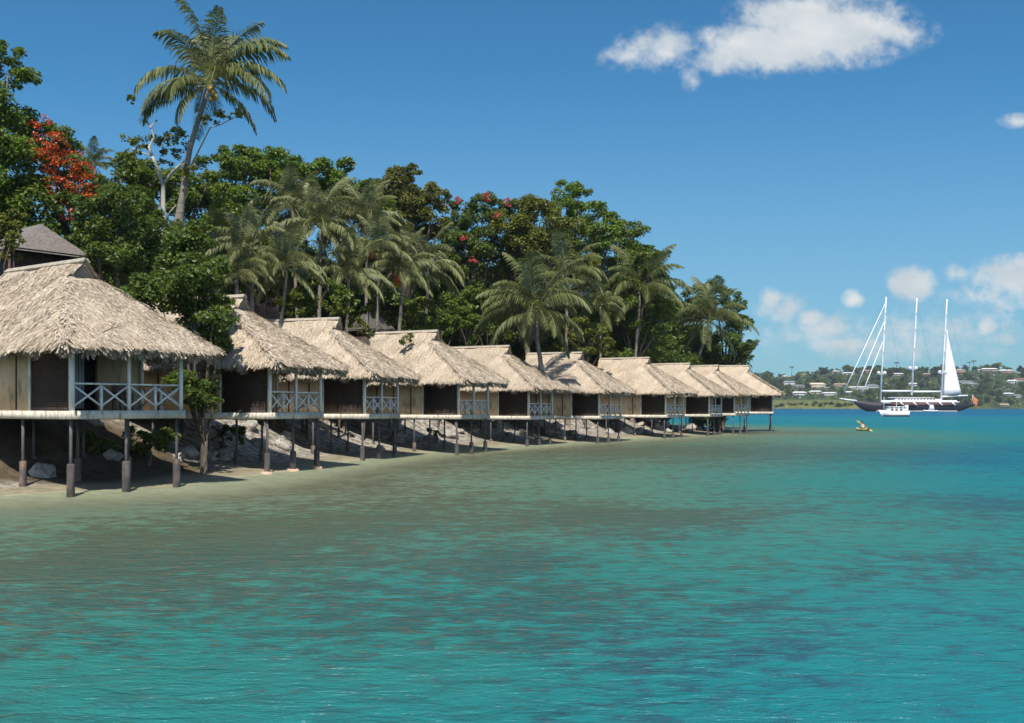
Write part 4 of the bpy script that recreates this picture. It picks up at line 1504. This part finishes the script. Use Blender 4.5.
# ------------------------------------------------------------------ three masted yacht
YS, YY = .55, 550.0
M['navy'] = mat_noise('navy_hull', (.010, .011, .018), (.014, .015, .024), .3, rough=.5, spec=.3, bstr=.0)
M['boot'] = mat_noise('white_waterline', (.6, .6, .6), (.7, .7, .7), .3)
M['yachtwhite'] = mat_noise('yacht_white', (.72, .72, .72), (.8, .8, .8), .3, rough=.35, bstr=0)
M['teak'] = mat_noise('red_brown_timber', (.16, .06, .05), (.24, .1, .08), .5)
M['sail'] = mat_noise('sail_cloth', (.74, .74, .76), (.8, .8, .81), .4, (1, 1, .2), .8)
M['ensign'] = mat_noise('red_flag', (.42, .12, .06), (.55, .2, .1), .8)
ybase = at(914, HY, YY)
yacht = empty('sailing_yacht', (ybase.x, YY, 0), R(3))
tag(yacht, 'three masted sailing yacht with a dark hull anchored off the far shore', 'yacht')


def yp(px, py, y=0.0):
    return Vector(((px - 914) * YS, y, CAMZ + (HY - py) * YS))


st = np.linspace(0, 1, 25)
sec = []
for t in st:
    xs_ = -33.5 + 67 * t
    half = 5.2 * (np.sin(np.pi * min(1, t * 1.25 + .0) ** .8 / 2) if t < .5 else np.interp(t, [.5, .8, 1], [1, .9, .45]))
    half = max(half, .12)
    sheer = np.interp(t, [0, .15, .5, .8, 1], [6.3, 5.2, 4.2, 3.9, 4.1])
    keel = np.interp(t, [0, .05, .1, .16, .8, .9, 1], [4.6, 1.6, .1, -1.2, -1.2, .4, 3.0])
    sec.append([(xs_, -half, sheer), (xs_, -half * .97, keel + (sheer - keel) * .55), (xs_, -half * .8, keel + (sheer - keel) * .2), (xs_, 0, keel),
                (xs_, half * .8, keel + (sheer - keel) * .2), (xs_, half * .97, keel + (sheer - keel) * .55), (xs_, half, sheer)])
hv = [p for s in sec for p in s]
hqd = []
for i in range(len(st) - 1):
    for j in range(6):
        hqd.append((i * 7 + j, (i + 1) * 7 + j, (i + 1) * 7 + j + 1, i * 7 + j + 1))
    hqd.append((i * 7 + 6, (i + 1) * 7 + 6, (i + 1) * 7, i * 7))
hull = link('hull', mesh_np('hull', hv, hqd, [(168 + 0, 168 + 1, 168 + 6), (168 + 1, 168 + 5, 168 + 6), (168 + 1, 168 + 2, 168 + 5), (168 + 2, 168 + 4, 168 + 5), (168 + 2, 168 + 3, 168 + 4)], mats=M['navy'], smooth=False), yacht)
mb = MB()
for i in range(4, 20):
    a, b = sec[i], sec[i + 1]
    ya, yb = a[0][1] * 1.0, b[0][1] * 1.0
    mb.beam((a[0][0], ya - .12, .22), (b[0][0], yb - .12, .22), .1, .4)
mb.build('waterline_stripe', M['boot'], hull)
mb = MB()
for (x0, x1, z0, z1, w) in ((-19, 23, 4.3, 6.1, 7.6), (-12, 14, 6.1, 6.9, 6.2)):
    mb.box(((x0 + x1) / 2, 0, (z0 + z1) / 2), (x1 - x0, w, z1 - z0), 0, .97)
mb.box((-2, 0, 7.6), (24, 6.4, .35)).box((-4, 0, 6.9), (14, 4.6, 1.6), 0, .9)
house = mb.build('deckhouse', M['yachtwhite'], yacht)
mb = MB()
mb.box((3.5, -4.92, 4.15), (37, .7, 2.0))
mb.build('side_gallery', M['teak'], yacht)
mb = MB()
for k in range(5):
    x = -9 + 7.2 * k
    mb.beam((x - 1.1, -5.35, 5.1), (x + .9, -5.35, 3.3), .3, .7, up=(1, 0, 0))
mb.beam((-16, -5.36, 5.35), (23, -5.36, 5.1), .25, .6)
mb.build('gallery_brace', M['yachtwhite'], yacht)
mb = MB()
for k in range(12):
    mb.box((-10 + 1.8 * k, -3.13, 6.5), (1.1, .1, .42))
mb.build('window', HW['dark'], house)
for (bt, bb, tt, tb) in ((879.4, 402, 885.6, 297), (911.6, 395, 917, 298), (941.8, 400, 947.8, 299)):
    a, b = yp(bt, bb), yp(tt, tb)
    ms = MB().tube([a, a.lerp(b, .5), a.lerp(b, .8), b], [.58, .5, .42, .3], 10).build('mast', M['yachtwhite'], yacht, smooth=True)
    mb = MB()
    for f in (.27, .48, .68, .85):
        c = a.lerp(b, f)
        mb.beam(c + Vector((0, -2.6 * (1.1 - f * .6), 0)), c + Vector((0, 2.6 * (1.1 - f * .6), 0)), .35, .2)
    mb.box(a.lerp(b, .26) + Vector((0, 0, 0)), (3.4, .5, .25))
    mb.build('spreader', M['yachtwhite'], ms)
    c = a.lerp(b, .26)
    for sx_ in (-1.7, 1.7):
        MB().ball(c + Vector((sx_, 0, .9)), 1.0).build('radar_dome', M['yachtwhite'], ms, smooth=True)
for (p0, p1) in (((881, 391), (911.5, 391)), ((913, 391.5), (941, 391.5)), ((942, 396.5), (969, 395.5))):
    MB().tube([yp(*p0), yp(*p1)], [.5, .45], 8).build('boom', M['yachtwhite'], yacht)
for (p0, p1) in (((842, 393), (885, 303)), ((854, 390), (883.5, 322)), ((861, 394), (882, 342))):
    a, b = yp(*p0), yp(*p1)
    MB().tube([a, a.lerp(b, .3), b], [.24, .3, .14], 7).build('furled_sail', M['sail'], yacht, smooth=True)
MB().tube([yp(838, 398.5), yp(856, 401)], [.28, .5], 7).build('bowsprit', M['yachtwhite'], yacht)
# stays as thin wires
mb = MB()
for (p0, p1) in (((947.8, 300), (972, 403)), ((885, 300), (906, 397)), ((916.5, 300), (938, 398)), ((838.5, 398), (885.5, 299))):
    mb.tube([yp(*p0), yp(*p1)], .035, 4)
mb.build('rigging', M['pile'], yacht)
# the set mizzen sail with a little belly
SV, SQ = [], []
nu, nv = 9, 13
for j in range(nv):
    t = j / (nv - 1)
    l0 = yp(942.8 + t * 3.2, 394.5 - t * 64.5)
    l1 = yp(961.5 - t * 15.2, 394 - t * 64)
    for i in range(nu):
        u = i / (nu - 1)
        q = l0.lerp(l1, u)
        SV.append((q.x + .7, q.y - 1.6 * math.sin(math.pi * u) * (1 - t * .6), q.z))
for j in range(nv - 1):
    for i in range(nu - 1):
        SQ.append((j * nu + i, j * nu + i + 1, (j + 1) * nu + i + 1, (j + 1) * nu + i))
sail_o = link('mizzen_sail', mesh_np('mizzen_sail', SV, SQ, mats=M['sail'], smooth=True), yacht)
md = sail_o.modifiers.new('thickness', 'SOLIDIFY')
md.thickness = .06
mb = MB()
a = yp(972.5, 404)
mb.tube([a, a + Vector((1.2, 0, 5.2))], .1, 6)
fs = mb.build('flagstaff', M['yachtwhite'], yacht)
FV, FQ = [], []
for j in range(6):
    for i in range(6):
        u, v = i / 5, j / 5
        FV.append((a.x + 1.1 + u * 3.0 * (1 - .25 * v), .25 * math.sin(u * 6 + v * 2), a.z + 4.8 - v * 5.2 - u * 2.8 + .4 * u * v))
for j in range(5):
    for i in range(5):
        FQ.append((j * 6 + i, j * 6 + i + 1, (j + 1) * 6 + i + 1, (j + 1) * 6 + i))
fo = link('flag', mesh_np('flag', FV, FQ, mats=M['ensign'], smooth=True), fs)
md = fo.modifiers.new('thickness', 'SOLIDIFY')
md.thickness = .04


def small_hull(Lh, beam, hgt, mat, name, parent, flare=.8, bow=.25):
    V, Q = [], []
    N = 14
    for i in range(N + 1):
        t = i / N
        b = beam / 2 * (min(1, (t / bow)) ** .6 if t < bow else 1 - .1 * (t - bow))
        b = max(b, .04)
        sh = hgt * (1.25 - .3 * min(1, t * 2.2))
        x = -Lh / 2 + Lh * t
        V += [(x, -b, sh), (x + .12 * Lh * (1 - t) ** 3, -b * flare, .0), (x + .15 * Lh * (1 - t) ** 3, 0, -.25), (x + .12 * Lh * (1 - t) ** 3, b * flare, 0), (x, b, sh)]
    for i in range(N):
        for j in range(4):
            Q.append((i * 5 + j, (i + 1) * 5 + j, (i + 1) * 5 + j + 1, i * 5 + j + 1))
        Q.append((i * 5 + 4, (i + 1) * 5 + 4, (i + 1) * 5, i * 5))
    e = N * 5
    return link(name, mesh_np(name, V, Q, [(e, e + 1, e + 4), (e + 1, e + 3, e + 4), (e + 1, e + 2, e + 3)], mats=mat), parent)


# white motor boat in front of the yacht
MY = 286.0
bp = at(893, HY, MY)
mbt = empty('motor_boat', (bp.x, MY, 0.05), R(4))
mbt.scale = (1, 1, 1.3)
tag(mbt, 'white motor boat with an open cabin in front of the dark yacht', 'boat')
h1 = small_hull(8.6, 3.0, 1.15, M['yachtwhite'], 'hull', mbt)
MB().box((.3, -1.52, .12), (7.6, .1, .3)).build('waterline_stripe', M['navy'], h1)
cab = MB().box((.9, 0, 2.05), (5.2, 2.5, .18)).box((.9, 0, 1.35), (5.4, 2.6, .7)).build('cabin', M['yachtwhite'], mbt)
for (x, w) in ((-1.5, .3), (-.2, .3), (1.1, .3), (2.4, .3), (3.4, .25)):
    for y in (-1.2, 1.2):
        MB().box((x, y, 1.85), (w * .5, .12, .6)).build('post', M['yachtwhite'], cab)
mb = MB()
for x in (-.85, .45, 1.75):
    mb.box((x, -1.32, 1.45), (.8, .06, .34))
mb.build('window', HW['dark'], cab)
for x in (-2.7, 1.0):
    MB().tube([(x, 0, 1.1), (x + .05, 0, 4.2 if x < 0 else 3.6)], .06, 6).build('pole', M['yachtwhite'], mbt)
MB().box((3.9, 0, 1.7), (.5, 1.6, 1.6)).build('stern_locker', M['yachtwhite'], mbt)

tp = at(930, HY, 536)
td = empty('tender_boat', (tp.x, 536, 0.05), R(2))
tag(td, 'small white tender lying against the dark hull of the yacht', 'boat')
small_hull(8, 2.4, .7, M['yachtwhite'], 'hull', td)
MB().box((.8, 0, 2.2), (2.6, 2.0, 2.8), 0, .55).build('canopy', M['yachtwhite'], td)

# ------------------------------------------------------------------ kayak and paddler
KY = 121.0
kp_ = at(862.5, HY, KY)
M['kayak'] = mat_noise('yellow_kayak', (.55, .42, .10), (.66, .52, .15), 2, rough=.35, bstr=0)
M['paddle'] = mat_noise('yellow_paddle', (.68, .55, .1), (.78, .66, .18), 2, rough=.4, bstr=0)
M['skin'] = mat_noise('skin', (.3, .17, .11), (.36, .21, .14), 3, rough=.5, bstr=0)
M['vest'] = mat_noise('pale_shirt', (.6, .5, .4), (.7, .6, .5), 3)
M['hair'] = mat_noise('dark_hair', (.02, .015, .012), (.04, .03, .025), 5)
kay = empty('kayak', (kp_.x, KY, 0.0), R(92))
tag(kay, 'small yellow kayak with a paddler on the water off the last bungalow', 'kayak')
V, Q = [], []
N = 18
for i in range(N + 1):
    t = i / N
    x = -1.9 + 3.8 * t
    k = math.sin(math.pi * min(max(t, .02), .98)) ** .6
    z1 = .24 + .16 * abs(2 * t - 1) ** 3
    for (y, z) in ((-.34 * k, z1 - .05), (-.28 * k, .02), (0, -.1 + .12 * abs(2 * t - 1) ** 3), (.28 * k, .02), (.34 * k, z1 - .05), (0, z1 + .03 * (1 - k))):
        V.append((x, y, z))
for i in range(N):
    for j in range(6):
        j2 = (j + 1) % 6
        Q.append((i * 6 + j, (i + 1) * 6 + j, (i + 1) * 6 + j2, i * 6 + j2))
link('hull', mesh_np('hull', V, Q, mats=M['kayak'], smooth=True), kay)
MB().tube([(.42 * math.cos(a) - .1, .26 * math.sin(a), .27) for a in [i * .3927 for i in range(17)]], .03, 6).build('cockpit_rim', M['paddle'], kay)

per = empty('person', (kp_.x, KY, 0.12), R(-90))
tag(per, 'paddler in a pale shirt sitting in the small yellow kayak, holding a yellow paddle', 'person')
# facing local +X (towards the camera); one skinned body
jn = [(0, 0, .1), (0, 0, .28), (.02, 0, .46), (.03, 0, .60), (.04, 0, .70), (.06, 0, .80), (.06, 0, .92),
      (.03, -.19, .57), (.16, -.34, .40), (.36, -.30, .36), (.43, -.27, .38),
      (.03, .19, .57), (.14, .33, .46), (.30, .36, .60), (.35, .36, .67),
      (.1, -.11, .1), (.48, -.14, .26), (.86, -.1, .1), (.1, .11, .1), (.48, .14, .26), (.86, .1, .1)]
ed = [(0, 1), (1, 2), (2, 3), (3, 4), (4, 5), (5, 6), (3, 7), (7, 8), (8, 9), (9, 10), (3, 11), (11, 12), (12, 13), (13, 14), (0, 15), (15, 16), (16, 17), (0, 18), (18, 19), (19, 20)]
rad = [.15, .14, .15, .13, .06, .095, .085, .065, .05, .042, .04, .065, .05, .042, .04, .09, .075, .05, .09, .075, .05]
pm = bpy.data.meshes.new('body')
pm.from_pydata(jn, ed, [])
pm.materials.append(M['skin'])
body = link('body', pm, per)
sk = body.modifiers.new('skin', 'SKIN')
for i, sv in enumerate(pm.skin_vertices[0].data if pm.skin_vertices else []):
    sv.radius = (rad[i], rad[i])
    sv.use_root = (i == 0)
if not pm.skin_vertices:
    sl = pm.attributes
ss = body.modifiers.new('smooth', 'SUBSURF')
ss.levels = ss.render_levels = 2
MB().ball((.055, 0, .93), (.115, .105, .1)).build('hair', M['hair'], per, smooth=True)
fmb = MB()
fmb.ball((.16, 0, .855), (.022, .016, .024), 6, 4)
fmb.build('nose', M['skin'], per, smooth=True)
for y in (-.038, .038):
    MB().ball((.142, y, .88), .013, 6, 4).build('eye', M['hair'], per)
MB().tube([(0.0, 0, .17), (.005, 0, .3), (.02, 0, .46), (.03, 0, .58), (.035, 0, .66)], [.17, .165, .185, .165, .09], 12).build('shirt', M['vest'], per, smooth=True)
for sg, h_ in ((-1, (.43, -.27, .38)), (1, (.35, .36, .67))):
    for q in range(4):
        hx_, hy_, hz_ = h_
        y = hy_ + (q - 1.5) * .02
        MB().tube([(hx_, y, hz_ + .02), (hx_ + .05, y, hz_ + .03), (hx_ + .065, y, hz_), (hx_ + .045, y, hz_ - .03)], [.01, .01, .009, .008], 6).build('finger', M['skin'], per, smooth=True)
    MB().tube([(hx_, hy_ - .04, hz_), (hx_ + .03, hy_ - .035, hz_ - .02), (hx_ + .05, hy_ - .02, hz_ - .02)], [.012, .011, .009], 6).build('thumb', M['skin'], per, smooth=True)
# paddle: held diagonally, raised blade on the left as seen from here
pc = Vector((kp_.x, KY, .12))
hand0 = pc + Vector((-.27, -.46, .38))
pa, pb = at(858.6, 421.8, KY - .4), at(871.5, 431.0, KY - .4)
pad = empty('paddle', tuple(pa.lerp(pb, .5)))
tag(pad, 'yellow double bladed paddle held slantwise by the kayaker', 'paddle')
d = pb - pa
MB().tube([-d / 2, d / 2], .022, 6).build('shaft', M['paddle'], pad)
for s_ in (-1, 1):
    mb = MB()
    c = d * .5 * s_
    u = d.normalized() * s_
    w = Vector((u.z, -.5, -u.x)).normalized()
    prof = [(-.30, .03), (-.12, .11), (.08, .13), (.2, .08), (.24, .02)]
    nn = u.cross(w).normalized() * .012
    for o2 in (nn, -nn):
        for i in range(4):
            (a0, w0), (a1, w1) = prof[i], prof[i + 1]
            mb.poly([c + u * a0 - w * w0 + o2, c + u * a0 + w * w0 + o2, c + u * a1 + w * w1 + o2, c + u * a1 - w * w1 + o2])
    mb.build('blade', M['paddle'], pad)
